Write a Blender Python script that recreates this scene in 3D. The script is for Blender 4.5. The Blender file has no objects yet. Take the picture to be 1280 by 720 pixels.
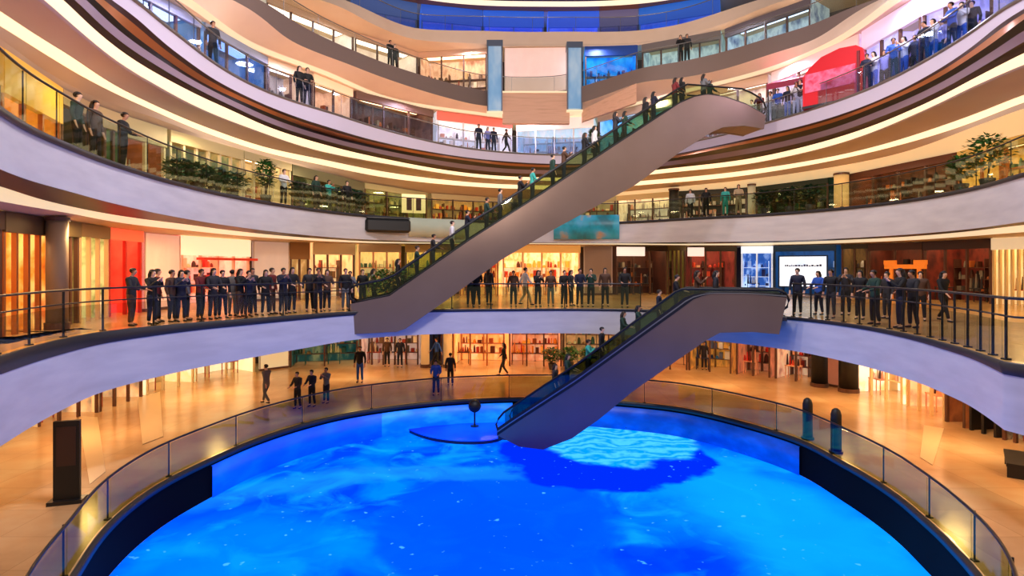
import bpy, bmesh, math, random
import numpy as np
from mathutils import Vector, Matrix
random.seed(7)
PI = math.pi
F = 720.0; HY = 335.0
CX, CY = 1.5, 15.0            # centre of the atrium in plan
CAMZ = 6.3                    # eye height above the ground-floor concourse
ZG, ZP, Z1, Z2, Z3, Z4, Z5, Z6 = -6.3, -7.6, -1.8, 2.9, 7.8, 12.5, 17.2, 21.9   # floor heights relative to the eye
sc = bpy.context.scene; col = sc.collection

# ------------------------------------------------------------------ colour + materials
def lin(c):
    return tuple((v/255/12.92 if v/255 <= .04045 else ((v/255+.055)/1.055)**2.4) for v in c)
MC = {}
def mat(name, c=(200,200,200), rough=.5, metal=0, emit=None, es=1.0, coat=0, spec=.5):
    if name in MC: return MC[name]
    m = bpy.data.materials.new(name); m.use_nodes = True
    b = m.node_tree.nodes['Principled BSDF']
    b.inputs['Base Color'].default_value = (*lin(c), 1)
    b.inputs['Roughness'].default_value = rough; b.inputs['Metallic'].default_value = metal
    b.inputs['Specular IOR Level'].default_value = spec
    b.inputs['Coat Weight'].default_value = coat
    if emit:
        b.inputs['Emission Color'].default_value = (*lin(emit), 1); b.inputs['Emission Strength'].default_value = es
    MC[name] = m; return m
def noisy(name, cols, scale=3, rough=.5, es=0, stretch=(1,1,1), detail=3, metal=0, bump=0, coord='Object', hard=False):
    """colours chosen by a noise field; es>0 makes it glow in those colours"""
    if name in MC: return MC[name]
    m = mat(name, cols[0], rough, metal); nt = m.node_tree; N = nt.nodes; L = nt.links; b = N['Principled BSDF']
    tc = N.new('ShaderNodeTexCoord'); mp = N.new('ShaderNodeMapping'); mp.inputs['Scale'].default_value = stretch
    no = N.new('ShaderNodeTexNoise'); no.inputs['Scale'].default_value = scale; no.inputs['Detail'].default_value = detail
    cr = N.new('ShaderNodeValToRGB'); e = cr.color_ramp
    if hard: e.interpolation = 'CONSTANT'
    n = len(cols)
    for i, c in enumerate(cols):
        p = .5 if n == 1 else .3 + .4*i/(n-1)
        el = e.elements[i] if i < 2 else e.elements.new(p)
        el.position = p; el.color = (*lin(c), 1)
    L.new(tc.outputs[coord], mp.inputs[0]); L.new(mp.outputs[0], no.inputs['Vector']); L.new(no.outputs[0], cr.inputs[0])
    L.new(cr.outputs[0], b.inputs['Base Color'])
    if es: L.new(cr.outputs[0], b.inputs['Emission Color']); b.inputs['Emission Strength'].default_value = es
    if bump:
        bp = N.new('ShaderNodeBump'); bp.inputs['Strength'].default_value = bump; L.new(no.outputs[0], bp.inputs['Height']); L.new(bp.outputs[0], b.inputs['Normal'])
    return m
def glass(name, c, fac=.12, dens=1.0):
    if name in MC: return MC[name]
    m = bpy.data.materials.new(name); m.use_nodes = True; nt = m.node_tree; N = nt.nodes; L = nt.links
    for n in list(N): N.remove(n)
    o = N.new('ShaderNodeOutputMaterial'); t = N.new('ShaderNodeBsdfTransparent'); g = N.new('ShaderNodeBsdfGlossy'); mx = N.new('ShaderNodeMixShader')
    lw = N.new('ShaderNodeLayerWeight'); lw.inputs[0].default_value = .35; ma = N.new('ShaderNodeMath'); ma.operation = 'MULTIPLY_ADD'
    ma.inputs[1].default_value = .1; ma.inputs[2].default_value = fac
    t.inputs[0].default_value = (*lin(c), 1); g.inputs[0].default_value = (.9,.95,.92,1); g.inputs['Roughness'].default_value = .03
    L.new(lw.outputs['Fresnel'], ma.inputs[0]); L.new(ma.outputs[0], mx.inputs[0]); L.new(t.outputs[0], mx.inputs[1]); L.new(g.outputs[0], mx.inputs[2]); L.new(mx.outputs[0], o.inputs[0])
    MC[name] = m; return m

M_fascia = noisy('fascia_panel', [(196,194,198),(204,202,206),(212,210,212)], 1.2, .42, stretch=(.6,.6,3))
M_fascia3 = mat('fascia_upper', (206,198,214), .4)
M_taupe = noisy('taupe_soffit', [(196,178,168),(202,184,172),(206,190,178)], .4, .6)
M_peach = noisy('peach_soffit', [(244,212,186),(248,218,194),(240,208,184)], .4, .6)
M_brown = mat('brown_band', (96,62,48), .45)
M_choc = mat('chocolate_band', (58,34,30), .4)
M_blk = mat('black_band', (16,12,14), .4)
M_copper = mat('copper_trim', (190,120,70), .35, .5)
M_dark = mat('dark_metal_band', (38,38,44), .4)
M_purple = mat('smoked_band', (150,130,140), .35)
M_black = mat('black_wall', (2,2,3), .7, spec=.1)
M_cream = mat('cream_cove', (255,236,200), .5, emit=(255,232,190), es=1.15)
M_cream2 = mat('cream_cove_soft', (170,155,130), .5, emit=(255,228,184), es=.8)
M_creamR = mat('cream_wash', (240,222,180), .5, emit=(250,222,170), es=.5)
M_goldcove = mat('gold_cove', (240,190,120), .5, emit=(240,170,90), es=.9)
M_fas4 = mat('fourth_level_fascia', (124,106,98), .5)
M_clad = noisy('escalator_cladding', [(136,114,100),(141,119,104),(145,123,108)], .5, .34, metal=.6)
M_cladL = noisy('lower_escalator_cladding', [(146,122,108),(151,127,112),(156,131,116)], .5, .36, metal=.92)
M_rail = mat('rail_dark_metal', (26,28,30), .35, .1)
M_steel = mat('brushed_steel', (150,150,150), .3, .9)
M_rubber = mat('black_rubber', (16,16,18), .5)
M_step = noisy('escalator_step', [(40,40,44),(84,84,88)], 30, .5, stretch=(1,8,1), metal=.6)
M_gG = glass('glass_green', (222,228,202), .02)
M_g2 = glass('glass_second', (226,234,224), .02)
M_gC = glass('glass_clear', (236,238,234), .015)
M_gB = glass('glass_blue', (222,230,246), .03)
M_wallback = mat('shop_back', (70,48,34), .7)
M_ceil = mat('corridor_ceiling', (214,190,150), .6)
M_warm = mat('ceiling_light', (255,240,210), .5, emit=(255,214,160), es=5)
M_white = mat('ceiling_light_white', (255,250,240), .5, emit=(255,238,225), es=4)
M_cool = mat('ceiling_light_cool', (230,240,255), .5, emit=(190,215,255), es=3)
M_blueL = mat('ceiling_light_blue', (80,120,255), .5, emit=(60,110,240), es=1.2)

def marble(name, cols, rough):
    m = noisy(name, cols, .35, rough, detail=6, coord='Object'); nt = m.node_tree; N = nt.nodes; L = nt.links; b = N['Principled BSDF']
    br = N.new('ShaderNodeTexBrick'); br.inputs['Scale'].default_value = .8; br.offset = 0
    br.inputs['Mortar Size'].default_value = .006; br.inputs['Color1'].default_value = (1,1,1,1); br.inputs['Color2'].default_value = (.82,.82,.82,1); br.inputs['Mortar'].default_value = (.55,.5,.45,1)
    br.inputs['Brick Width'].default_value = 1.2; br.inputs['Row Height'].default_value = 1.2
    tc = N.new('ShaderNodeTexCoord'); L.new(tc.outputs['Object'], br.inputs['Vector'])
    mx = N.new('ShaderNodeMix'); mx.data_type = 'RGBA'; mx.blend_type = 'MULTIPLY'; mx.inputs[0].default_value = .8
    cr = [n for n in N if n.type == 'VALTORGB'][0]
    L.new(cr.outputs[0], mx.inputs[6]); L.new(br.outputs[0], mx.inputs[7]); L.new(mx.outputs[2], b.inputs['Base Color'])
    return m
M_marbG = marble('ground_marble', [(186,146,102),(214,176,128),(226,202,160)], .2)
M_marb1 = marble('gallery_marble', [(208,160,96),(226,184,120)], .2)

# ------------------------------------------------------------------ object helpers
def tag(o, label=None, cat=None, group=None, kind=None):
    if label: o['label'] = label
    if cat: o['category'] = cat
    if group: o['group'] = group
    if kind: o['kind'] = kind
    return o
def link(name, me, m=None, parent=None, world=False):
    o = bpy.data.objects.new(name, me); col.objects.link(o)
    if m is not None and hasattr(me, 'materials'):
        for k in (m if isinstance(m, (list, tuple)) else [m]): me.materials.append(k)
    if parent:
        o.parent = parent
        if world: o.matrix_parent_inverse = Matrix.Translation(-Vector(parent.location))
    return o
def empty(name, loc, rz=0):
    o = bpy.data.objects.new(name, None); o.empty_display_size = .2; col.objects.link(o); o.location = loc; o.rotation_euler = (0,0,rz); return o
class MB:
    def __init__(s): s.v = []; s.f = []; s.mi = []
    def add(s, vs, fs, mi=0):
        n = len(s.v); s.v += [tuple(v) for v in vs]; s.f += [tuple(i+n for i in f) for f in fs]; s.mi += [mi]*len(fs)
    def box(s, x0, x1, y0, y1, z0, z1, mi=0, bev=0):
        vs = [(x,y,z) for x in (x0,x1) for y in (y0,y1) for z in (z0,z1)]
        s.add(vs, [(0,1,3,2),(4,6,7,5),(0,4,5,1),(2,3,7,6),(0,2,6,4),(1,5,7,3)], mi)
    def tube(s, pts, r, n=8, mi=0, cap=True):
        pts = [Vector(p) for p in pts]; rings = []
        for i, p in enumerate(pts):
            t = (pts[min(i+1,len(pts)-1)] - pts[max(i-1,0)]).normalized()
            up = Vector((0,0,1)) if abs(t.z) < .95 else Vector((1,0,0))
            a = t.cross(up).normalized(); b = t.cross(a).normalized()
            rr = r[i] if isinstance(r, (list,tuple)) else r
            rings.append([p + a*rr*math.cos(2*PI*k/n) + b*rr*math.sin(2*PI*k/n) for k in range(n)])
        vs = [v for rg in rings for v in rg]; fs = []
        for i in range(len(pts)-1):
            for k in range(n): fs.append((i*n+k, i*n+(k+1)%n, (i+1)*n+(k+1)%n, (i+1)*n+k))
        if cap: fs.append(tuple(range(n))[::-1]); fs.append(tuple((len(pts)-1)*n+k for k in range(n)))
        s.add(vs, fs, mi)
    def ball(s, c, r, n=10, mi=0):
        rx, ry, rz = r if isinstance(r, (list,tuple)) else (r,r,r); vs = []; fs = []
        for i in range(n//2+1):
            a = PI*i/(n//2)
            for k in range(n): vs.append((c[0]+rx*math.sin(a)*math.cos(2*PI*k/n), c[1]+ry*math.sin(a)*math.sin(2*PI*k/n), c[2]+rz*math.cos(a)))
        for i in range(n//2):
            for k in range(n): fs.append((i*n+k,(i+1)*n+k,(i+1)*n+(k+1)%n,i*n+(k+1)%n))
        s.add(vs, fs, mi)
    def build(s, name, m, parent=None, world=False, smooth=False):
        me = bpy.data.meshes.new(name); me.from_pydata(s.v, [], s.f)
        me.polygons.foreach_set('material_index', s.mi)
        if smooth: me.polygons.foreach_set('use_smooth', [True]*len(s.f))
        bm = bmesh.new(); bm.from_mesh(me); bmesh.ops.remove_doubles(bm, verts=bm.verts, dist=1e-5); bmesh.ops.recalc_face_normals(bm, faces=bm.faces); bm.to_mesh(me); bm.free()
        me.update(); return link(name, me, m, parent, world)

# world z is measured from the ground-floor concourse
def Wz(z): return z + CAMZ
def plan(px, py, z):
    d = F*z/(HY-py); return ((px-640)/F*d, d)

# ------------------------------------------------------------------ plan curves (rings of the galleries)
class Curve:
    def __init__(s, z, pts, sig=3.0):
        s.z = z; w = [plan(a, b, z) for a, b in pts]
        ph = [math.degrees(math.atan2(x-CX, y-CY)) for x, y in w]; r = [math.hypot(x-CX, y-CY) for x, y in w]
        o = sorted(range(len(ph)), key=lambda i: ph[i]); ph = [ph[i] for i in o]; r = [r[i] for i in o]
        s.lo, s.hi = ph[0], ph[-1]
        g = np.arange(-180, 180, 1.0); rr = np.interp(g, ph, r, period=360)
        # beyond the traced part keep the end radius for 40 degrees
        for i, a in enumerate(g):
            if a < ph[0] and a > ph[0]-45: rr[i] = r[0]
            if a > ph[-1] and a < ph[-1]+45: rr[i] = r[-1]
        k = np.exp(-.5*(np.arange(-12, 13)/sig)**2); k /= k.sum()
        rr = np.convolve(np.concatenate([rr[-12:], rr, rr[:12]]), k, 'valid')
        s.rr = rr
    def r(s, a):
        a = (a+180) % 360; i = int(a); f = a-i; return s.rr[i % 360]*(1-f) + s.rr[(i+1) % 360]*f
    def p(s, a, off=0, dz=0):
        rr = s.r(a)+off; t = math.radians(a); return Vector((CX+rr*math.sin(t), CY+rr*math.cos(t), Wz(s.z)+dz))
    def at(s, px, off=0):
        """angle at which the camera's view column px meets this ring on its far side"""
        best = None; prev = None
        for i in range(-300, 301):
            a = i*.5; q = s.p(a, off); v = q.x - (px-640)/F*q.y
            if prev is not None and prev*v <= 0 and q.y > 3 and (best is None or q.y > best[0]): best = (q.y, a)
            prev = v
        return best[1] if best else 0
class Drop(Curve):
    """lower edge of an upright balcony front: same plan as the ring above, its height read off the outline"""
    def __init__(s, top, pts, sig=6.0):
        s.z = top.z; s.rr = top.rr; ang = []; zz = []
        for px, py in pts:
            a = top.at(px); q = top.p(a)
            if abs(q.x-(px-640)/F*q.y) > .3: continue
            ang.append(a); zz.append((HY-py)/F*q.y)
        o = sorted(range(len(ang)), key=lambda i: ang[i]); ang = [ang[i] for i in o]; zz = [zz[i] for i in o]
        g = np.arange(-180, 180, 1.0); z = np.interp(g, ang, zz); k = np.exp(-.5*(np.arange(-24, 25)/sig)**2); k /= k.sum()
        s.zz = np.convolve(np.concatenate([z[:1].repeat(24), z, z[-1:].repeat(24)]), k, 'valid'); s.lo, s.hi = ang[0], ang[-1]
    def p(s, a, off=0, dz=0):
        q = Curve.p(s, a, off, dz); b = (a+180) % 360; i = int(b); f = b-i; q.z = Wz(s.zz[i % 360]*(1-f)+s.zz[(i+1) % 360]*f)+dz; return q
T0 = Curve(ZG, [(95,715),(134,656),(168,626),(202,603),(262,574),(330,545),(430,517),(544,502),(638,497),(700,497),(779,502),(850,509),(930,528),(1000,549),(1045,573),(1092,599),(1150,643),(1195,685),(1225,718)])
S0 = Curve(ZG, [(134,515),(220,481),(325,464),(360,458),(441,456),(510,456),(640,458),(760,459),(856,462),(962,472),(1060,486),(1122,502),(1179,528),(1248,549)])
T1 = Curve(Z1, [(0,445),(66,426),(131,413),(187,408),(240,403),(300,399),(380,393),(437,389),(520,387),(640,386),(770,386),(900,390),(993,396),(1060,404),(1126,415),(1179,428),(1232,444),(1280,463)])
for i_ in range(360):
    a_ = abs(i_-180)
    if a_ > 116: T1.rr[i_] = max(T1.rr[i_], min(16.0, T1.rr[(180+116 if i_ > 180 else 180-116)] + (a_-116)*.15))
B1a = Drop(T1, [(0,467),(85,441),(180,421),(240,413),(430,395),(520,391),(640,389),(770,389),(993,401),(1060,409),(1126,422),(1179,437),(1232,455),(1280,476)])
B1 = Drop(T1, [(0,557),(40,533),(81,511),(169,478),(240,461),(314,446),(389,434),(443,424),(520,418),(640,417),(770,418),(974,436),(1040,449),(1114,468),(1179,491),(1240,524),(1270,545)])
S1 = Curve(1.5, [(0,262),(90,276),(187,290),(240,295),(310,300),(450,305),(640,306),(780,307),(930,308),(1030,306),(1135,303),(1280,295)])
T2 = Curve(Z2, [(0,133),(34,156),(91,181),(168,210),(235,230),(310,247),(369,257),(454,268),(560,274),(640,276),(775,277),(856,272),(969,266),(1040,260),(1120,251),(1186,240),(1280,213)])
B2 = Drop(T2, [(0,212),(90,240),(169,261),(240,275),(298,284),(369,293),(463,300),(640,303),(775,303),(850,303),(984,301),(1135,293),(1280,277)])
D2 = Curve(1.65, [(0,232),(24,240),(94,259),(188,275),(240,281),(298,289),(369,296),(463,302),(640,304),(775,304),(850,305),(984,303),(1135,296),(1280,280)])
C2 = Curve(1.55, [(0,252),(94,268),(188,284),(240,289),(310,296),(450,304),(640,305),(780,306),(930,307),(1030,305),(1135,301),(1280,290)])
S2 = Curve(5.7, [(0,55),(39,86),(77,111),(111,129),(200,158),(294,184),(400,213),(494,236),(587,246),(640,249),(740,247),(837,239),(969,232),(1040,221),(1182,194),(1280,165)])
A3 = Curve(Z3, [(175,0),(235,50),(336,114),(386,131),(419,140),(494,164),(587,185),(640,190),(705,193),(800,188),(900,168),(957,152),(1018,134),(1040,127),(1092,107),(1134,86),(1179,60),(1220,34),(1253,6)])
B3 = Drop(A3, [(141,0),(200,53),(266,100),(309,120),(356,141),(400,158),(494,182),(587,196),(640,203),(740,204),(820,197),(894,181),(987,162),(1040,147),(1096,124),(1152,99),(1212,60),(1280,6)])
O3 = Curve(6.9, [(123,0),(200,67),(266,110),(309,129),(356,149),(400,165),(494,187),(587,201),(640,208),(740,209),(820,201),(894,187),(987,168),(1040,154),(1096,132),(1152,108),(1212,72),(1280,20)])
P3 = Curve(6.55, [(100,0),(200,82),(250,111),(301,136),(350,158),(400,173),(494,195),(587,211),(640,216),(740,217),(820,208),(894,198),(987,181),(1040,167),(1096,146),(1152,123),(1212,90),(1280,46)])
U3 = Curve(6.4, [(83,0),(125,42),(200,94),(223,106),(294,139),(341,161),(400,179),(494,201),(587,217),(640,221),(740,222),(828,211),(931,200),(1040,174),(1134,139),(1209,101),(1280,64)])
V3 = Curve(6.35, [(59,0),(109,45),(200,108),(278,147),(325,164),(400,189),(494,206),(587,221),(640,225),(740,226),(828,216),(931,206),(1040,182),(1134,146),(1209,110),(1280,79)])
X3 = Curve(6.1, [(0,12),(94,72),(153,112),(200,134),(278,166),(341,187),(400,198),(494,217),(587,228),(640,231),(740,232),(800,226),(912,216),(1040,196),(1068,190),(1171,159),(1280,116)])
Y3 = Curve(6.05, [(0,30),(62,70),(133,111),(200,141),(278,173),(341,193),(400,205),(494,224),(587,233),(640,236),(740,237),(800,231),(912,222),(1040,201),(1171,168),(1280,125)])
Z3c = Curve(5.85, [(0,44),(50,84),(130,127),(200,148),(278,178),(341,198),(400,209),(494,231),(587,241),(640,244),(740,243),(837,234),(931,225),(1040,209),(1115,195),(1200,164),(1280,133)])
T4 = Curve(Z4, [(329,0),(380,34),(440,62),(515,90),(560,103),(600,113),(640,115),(705,114),(740,104),(800,84),(850,77),(900,66),(960,47),(1018,30),(1060,10)], 2)
B4 = Drop(T4, [(292,0),(353,47),(430,78),(496,103),(556,122),(600,132),(640,134),(705,134),(740,124),(793,104),(860,96),(916,83),(986,60),(1018,49),(1060,22),(1092,0)], 2)
S3 = Curve(11.0, [(218,0),(260,30),(302,60),(396,92),(430,106),(480,128),(554,140),(609,146),(640,152),(705,152),(793,134),(850,119),(968,91),(1051,57),(1129,0)])
T5 = Curve(Z5, [(437,0),(475,20),(514,36),(600,38),(709,39),(793,39),(850,31),(900,15),(944,0)], 2)
B5 = Curve(16.2, [(425,6),(465,30),(514,50),(600,54),(709,55),(793,54),(850,46),(915,26),(965,4)], 2)
S4 = Curve(15.9, [(353,0),(440,38),(511,68),(570,62),(640,58),(709,58),(780,58),(850,51),(951,23),(1001,0)], 2)
S5 = Curve(20.7, [(500,0),(540,8),(600,13),(680,14),(790,12),(850,5),(870,0)])
if 0:
    for nm in ('T0','S0','T1','B1','S1','T2','B2','D2','C2','S2','A3','B3','O3','P3','U3','V3','X3','Y3','Z3c','T4','B4','S3','T5','B5','S4','S5'):
        c = globals()[nm]; print(nm, '%.0f..%.0f' % (c.lo, c.hi), [round(float(c.r(a)),1) for a in range(-120, 121, 20)])

def loft(name, rows, a0, a1, m, parent=None, step=1.0, smooth=True):
    """rows = list of functions angle -> Vector"""
    mb = MB(); n = int((a1-a0)/step)+1; vs = []; fs = []; R = len(rows)
    for i in range(n):
        a = a0+(a1-a0)*i/(n-1)
        for rw in rows: vs.append(rw(a))
    for i in range(n-1):
        for k in range(R-1): fs.append((i*R+k, i*R+k+1, (i+1)*R+k+1, (i+1)*R+k))
    mb.add(vs, fs); return mb.build(name, m, parent, smooth=smooth)
def struct(o): o['kind'] = 'structure'; return o
def cp(c, off=0, dz=0): return lambda a: c.p(a, off, dz)
def cz(c, z, off=0): return lambda a: Vector((c.p(a,off).x, c.p(a,off).y, Wz(z)))
trimn = [0]
def trim(rows, a0, a1, m):
    trimn[0] += 1; return struct(loft('trim_%d' % trimn[0], rows, a0, a1, m))
def cove(rows, a0, a1, m, label):
    return tag(loft('cove_light', rows, a0, a1, m), label, 'light')

DEP = 3.0   # shop depth behind each shop line
# ground
struct(loft('floor', [cp(T0), cp(T0,1.5), cz(S0,ZG,-3), cz(S0,ZG,DEP+.5)], -180, 180, M_marbG))
struct(loft('wall_ground', [cz(S0,ZG,DEP), cz(S0,-3.0,DEP)], -140, 140, M_wallback))
# first gallery
struct(loft('floor', [cp(T1), cp(T1,1.5), cz(S1,Z1,-1), cz(S1,Z1,DEP+.5)], -140, 152, M_marb1))
trim([cp(T1,0), cp(T1,-.05,-.03), cp(B1a,0)], -140, 152, M_dark)
trim([cp(B1a,.02), cp(B1,0)], -140, 152, M_fascia)
struct(loft('ceiling', [cp(B1,0), cz(B1,-3.05,1.6), cz(S0,-3.05,DEP+.5)], -140, 152, M_ceil))
struct(loft('wall_first', [cz(S1,Z1,DEP), cz(S1,1.6,DEP)], -140, 152, M_wallback))
# second gallery
struct(loft('floor', [cp(T2), cp(T2,1.5), cz(S2,Z2,-1), cz(S2,Z2,DEP+.5)], -128, 100, M_marb1))
trim([cp(T2,0), cp(T2,-.08,-.02), cp(T2,-.08,-.14), cp(T2,-.02,-.16)], -128, 100, M_dark)
trim([cp(T2,0,-.15), cp(B2,0)], -128, 100, M_fascia)
trim([cp(B2,0), cp(D2,.01)], -128, 100, M_dark)
cove([cp(D2,.0), cp(D2,.01,.05), cp(C2,0,.02)], -128, 100, M_cream2, 'warm white light strip curving under the second balcony')
struct(loft('ceiling', [cp(C2,0,.02), cp(S1,0), cz(S1,1.5,DEP+.5)], -140, 152, M_ceil))
struct(loft('wall_second', [cz(S2,Z2,DEP), cz(S2,5.8,DEP)], -115, 100, M_wallback))
# third gallery and its layered underside
struct(loft('floor', [cp(A3), cp(A3,1.5), cz(S3,Z3,-1), cz(S3,Z3,DEP+.5)], -115, 100, M_marb1))
trim([cp(A3,0), cp(A3,-.06,-.02), cp(A3,-.06,-.1), cp(A3,0,-.12)], -115, 100, M_steel)
trim([cp(A3,0,-.1), cp(B3,0)], -115, 100, M_fascia3)
def mixr(c1, c2, t, dz=0): return lambda a: c1.p(a).lerp(c2.p(a), t)+Vector((0,0,dz))
trim([cp(B3), mixr(B3,O3,.4)], -115, 100, M_choc)
trim([mixr(B3,O3,.4), mixr(B3,O3,1.0)], -115, 100, M_copper)
trim([cp(O3), mixr(O3,P3,.75,.12)], -115, 100, M_blk)
trim([mixr(O3,P3,.75,.12), mixr(P3,U3,.15,.0)], -115, 100, M_purple)
trim([mixr(P3,U3,.15), mixr(P3,U3,.6,.08), cp(U3)], -115, 100, M_choc)
cove([cp(U3), cp(V3)], -115, 100, M_cream, 'bright cream light strip under the third balcony, the one nearer the atrium void')
trim([cp(V3), cp(V3,.08,-.06), cp(V3,.16,0), cp(X3)], -115, 100, M_taupe)
cove([cp(X3), cp(Y3)], -115, 100, M_cream, 'cream light strip under the third balcony, the outer of two')
trim([cp(Y3), cp(Z3c)], -115, 100, M_taupe)
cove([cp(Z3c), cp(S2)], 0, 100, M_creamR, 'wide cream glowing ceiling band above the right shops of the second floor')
trim([cp(Z3c), cp(S2)], -115, 0, M_taupe)
struct(loft('ceiling', [cp(S2), cz(S2,5.7,DEP+.5)], -115, 100, M_ceil))
struct(loft('wall_third', [cz(S3,Z3,DEP), cz(S3,11.1,DEP)], -90, 90, M_wallback))
# fourth
struct(loft('floor', [cp(T4), cp(T4,1.5), cz(S4,Z4,DEP+.5)], -80, 80, M_marb1))
trim([cp(T4), cp(B4)], -80, 80, M_fas4)
trim([cp(B4), cp(S3,-.8,.1)], -80, 80, M_peach)
cove([cp(S3,-.8,.1), cp(S3,-.3,.02)], -80, 80, M_cream2, 'pale peach light strip above the third floor shops')
trim([cp(S3,-.3,.02), cp(S3,0)], -80, 80, M_peach)
struct(loft('ceiling', [cp(S3), cz(S3,11.0,DEP+.5)], -80, 80, M_ceil))
struct(loft('wall_fourth', [cz(S4,Z4,DEP), cz(S4,15.9,DEP)], -80, 80, M_wallback))
# fifth
struct(loft('floor', [cp(T5), cz(S5,Z5,DEP+.5)], -70, 70, M_marb1))
trim([cp(T5), cp(B5)], -70, 70, M_peach)
trim([cp(B5), cp(S4,-.15), cp(S4)], -70, 70, M_peach)
struct(loft('ceiling', [cp(S4), cz(S4,15.9,DEP+.5)], -70, 70, M_ceil))
# sixth underside
trim([cz(S5,22,-5), cz(S5,20.95,-5), cp(S5,-3.6)], -60, 60, M_brown)
cove([cp(S5,-3.6), cp(S5,-2.6)], -60, 60, M_goldcove, 'golden light strip on the topmost visible ceiling, nearer the void')
trim([cp(S5,-2.6), cp(S5,-1.8)], -60, 60, M_brown)
cove([cp(S5,-1.8), cp(S5,-.9)], -60, 60, M_cream, 'cream light strip on the topmost visible ceiling above the blue floor')
trim([cp(S5,-.9), cp(S5)], -60, 60, M_copper)
struct(loft('wall_fifth', [cz(S5,Z5,DEP), cz(S5,20.8,DEP)], -60, 60, M_wallback))
struct(loft('ceiling', [cp(S5), cz(S5,20.7,DEP+.5)], -60, 60, M_ceil))

# ------------------------------------------------------------------ pool: glowing ocean display floor
def pool_material():
    m = bpy.data.materials.new('ocean_display'); m.use_nodes = True; nt = m.node_tree; N = nt.nodes; L = nt.links; b = N['Principled BSDF']
    tc = N.new('ShaderNodeTexCoord'); P = tc.outputs['Object']
    def noise(scale, det, dist=0, vec=None):
        n = N.new('ShaderNodeTexNoise'); n.inputs['Scale'].default_value = scale; n.inputs['Detail'].default_value = det; n.inputs['Distortion'].default_value = dist
        L.new(vec or P, n.inputs['Vector']); return n
    # warped coordinate so that the picture's shapes have ragged edges
    nw = noise(.5, 4); sub = N.new('ShaderNodeVectorMath'); sub.operation = 'SUBTRACT'; sub.inputs[1].default_value = (.5,.5,.5); L.new(nw.outputs['Color'], sub.inputs[0])
    scl = N.new('ShaderNodeVectorMath'); scl.operation = 'SCALE'; scl.inputs['Scale'].default_value = 2.2; L.new(sub.outputs[0], scl.inputs[0])
    ad = N.new('ShaderNodeVectorMath'); ad.operation = 'ADD'; L.new(P, ad.inputs[0]); L.new(scl.outputs[0], ad.inputs[1])
    def math2(op, a, b_=None, clamp=False):
        n = N.new('ShaderNodeMath'); n.operation = op; n.use_clamp = clamp
        for i, v in enumerate((a, b_)):
            if v is None: continue
            if isinstance(v, (int, float)): n.inputs[i].default_value = v
            else: L.new(v, n.inputs[i])
        return n.outputs[0]
    def ell(px, py, rx, ry, rot=0, soft=.3, vec=None):
        x, y = plan(px, py, ZP)
        mp = N.new('ShaderNodeMapping'); mp.vector_type = 'TEXTURE'; mp.inputs['Location'].default_value = (x, y, 0); mp.inputs['Rotation'].default_value = (0,0,rot); mp.inputs['Scale'].default_value = (rx, ry, 1)
        L.new(vec or ad.outputs[0], mp.inputs[0])
        sx = N.new('ShaderNodeSeparateXYZ'); L.new(mp.outputs[0], sx.inputs[0])
        d = math2('SQRT', math2('ADD', math2('MULTIPLY', sx.outputs[0], sx.outputs[0]), math2('MULTIPLY', sx.outputs[1], sx.outputs[1])))
        mr = N.new('ShaderNodeMapRange'); mr.interpolation_type = 'SMOOTHSTEP'; mr.inputs[1].default_value = 1-soft; mr.inputs[2].default_value = 1+soft; mr.inputs[3].default_value = 1; mr.inputs[4].default_value = 0
        L.new(d, mr.inputs[0]); return mr.outputs[0]
    def mixc(fac, a, c):
        mx = N.new('ShaderNodeMix'); mx.data_type = 'RGBA'
        if isinstance(fac, (int,float)): mx.inputs[0].default_value = fac
        else: L.new(fac, mx.inputs[0])
        KG = 1.7
        def lk(q): r_,g_,b_ = lin(q); return (r_/KG, g_/KG, b_*.95)
        if isinstance(a, tuple): mx.inputs[6].default_value = (*lk(a),1)
        else: L.new(a, mx.inputs[6])
        if isinstance(c, tuple): mx.inputs[7].default_value = (*lk(c),1)
        else: L.new(c, mx.inputs[7])
        return mx.outputs[2]
    n1 = noise(.33, 6, .8); mr = N.new('ShaderNodeMapRange'); mr.inputs[1].default_value = .42; mr.inputs[2].default_value = .66; L.new(n1.outputs[0], mr.inputs[0])
    c = mixc(mr.outputs[0], (0,72,238), (0,140,255))
    n2 = noise(.55, 8, 1.2); m2 = N.new('ShaderNodeMapRange'); m2.inputs[1].default_value = .5; m2.inputs[2].default_value = .68; L.new(n2.outputs[0], m2.inputs[0])
    c = mixc(math2('MULTIPLY', m2.outputs[0], .5), c, (20,190,255))
    c = mixc(math2('MULTIPLY', ell(965,640,2.7,5.8,.25,.5), .85), c, (10,178,255))
    c = mixc(math2('MULTIPLY', ell(300,690,3.2,2.4,0,.5), .55), c, (0,160,255))
    # the whale's round body
    c = mixc(math2('MULTIPLY', ell(625,650,3.6,4.3,0,.12), .92), c, (0,88,250))
    c = mixc(math2('MULTIPLY', ell(555,592,3.3,.8,0,.3), .5), c, (30,160,255))
    c = mixc(math2('MULTIPLY', ell(820,700,1.3,.8,0,.3), .8), c, (0,62,225))
    c = mixc(math2('MULTIPLY', ell(350,610,3.4,.9,.5,.4), .4), c, (30,165,255))
    # bright water patch and dark fluke near the escalator foot
    wv = N.new('ShaderNodeTexWave'); wv.bands_direction = 'Y'; wv.inputs['Scale'].default_value = .45; wv.inputs['Distortion'].default_value = 14; wv.inputs['Detail'].default_value = 4; wv.inputs['Detail Scale'].default_value = 1.6; L.new(P, wv.inputs['Vector'])
    c = mixc(ell(772,551,3.5,3.1,0,.07), c, mixc(wv.outputs[0], (0,165,248), (80,215,250)))
    fl = math2('MULTIPLY', ell(752,568,4.2,3.7,0,.05), math2('SUBTRACT', 1.0, ell(772,551,3.5,3.1,0,.07)), True)
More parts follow.
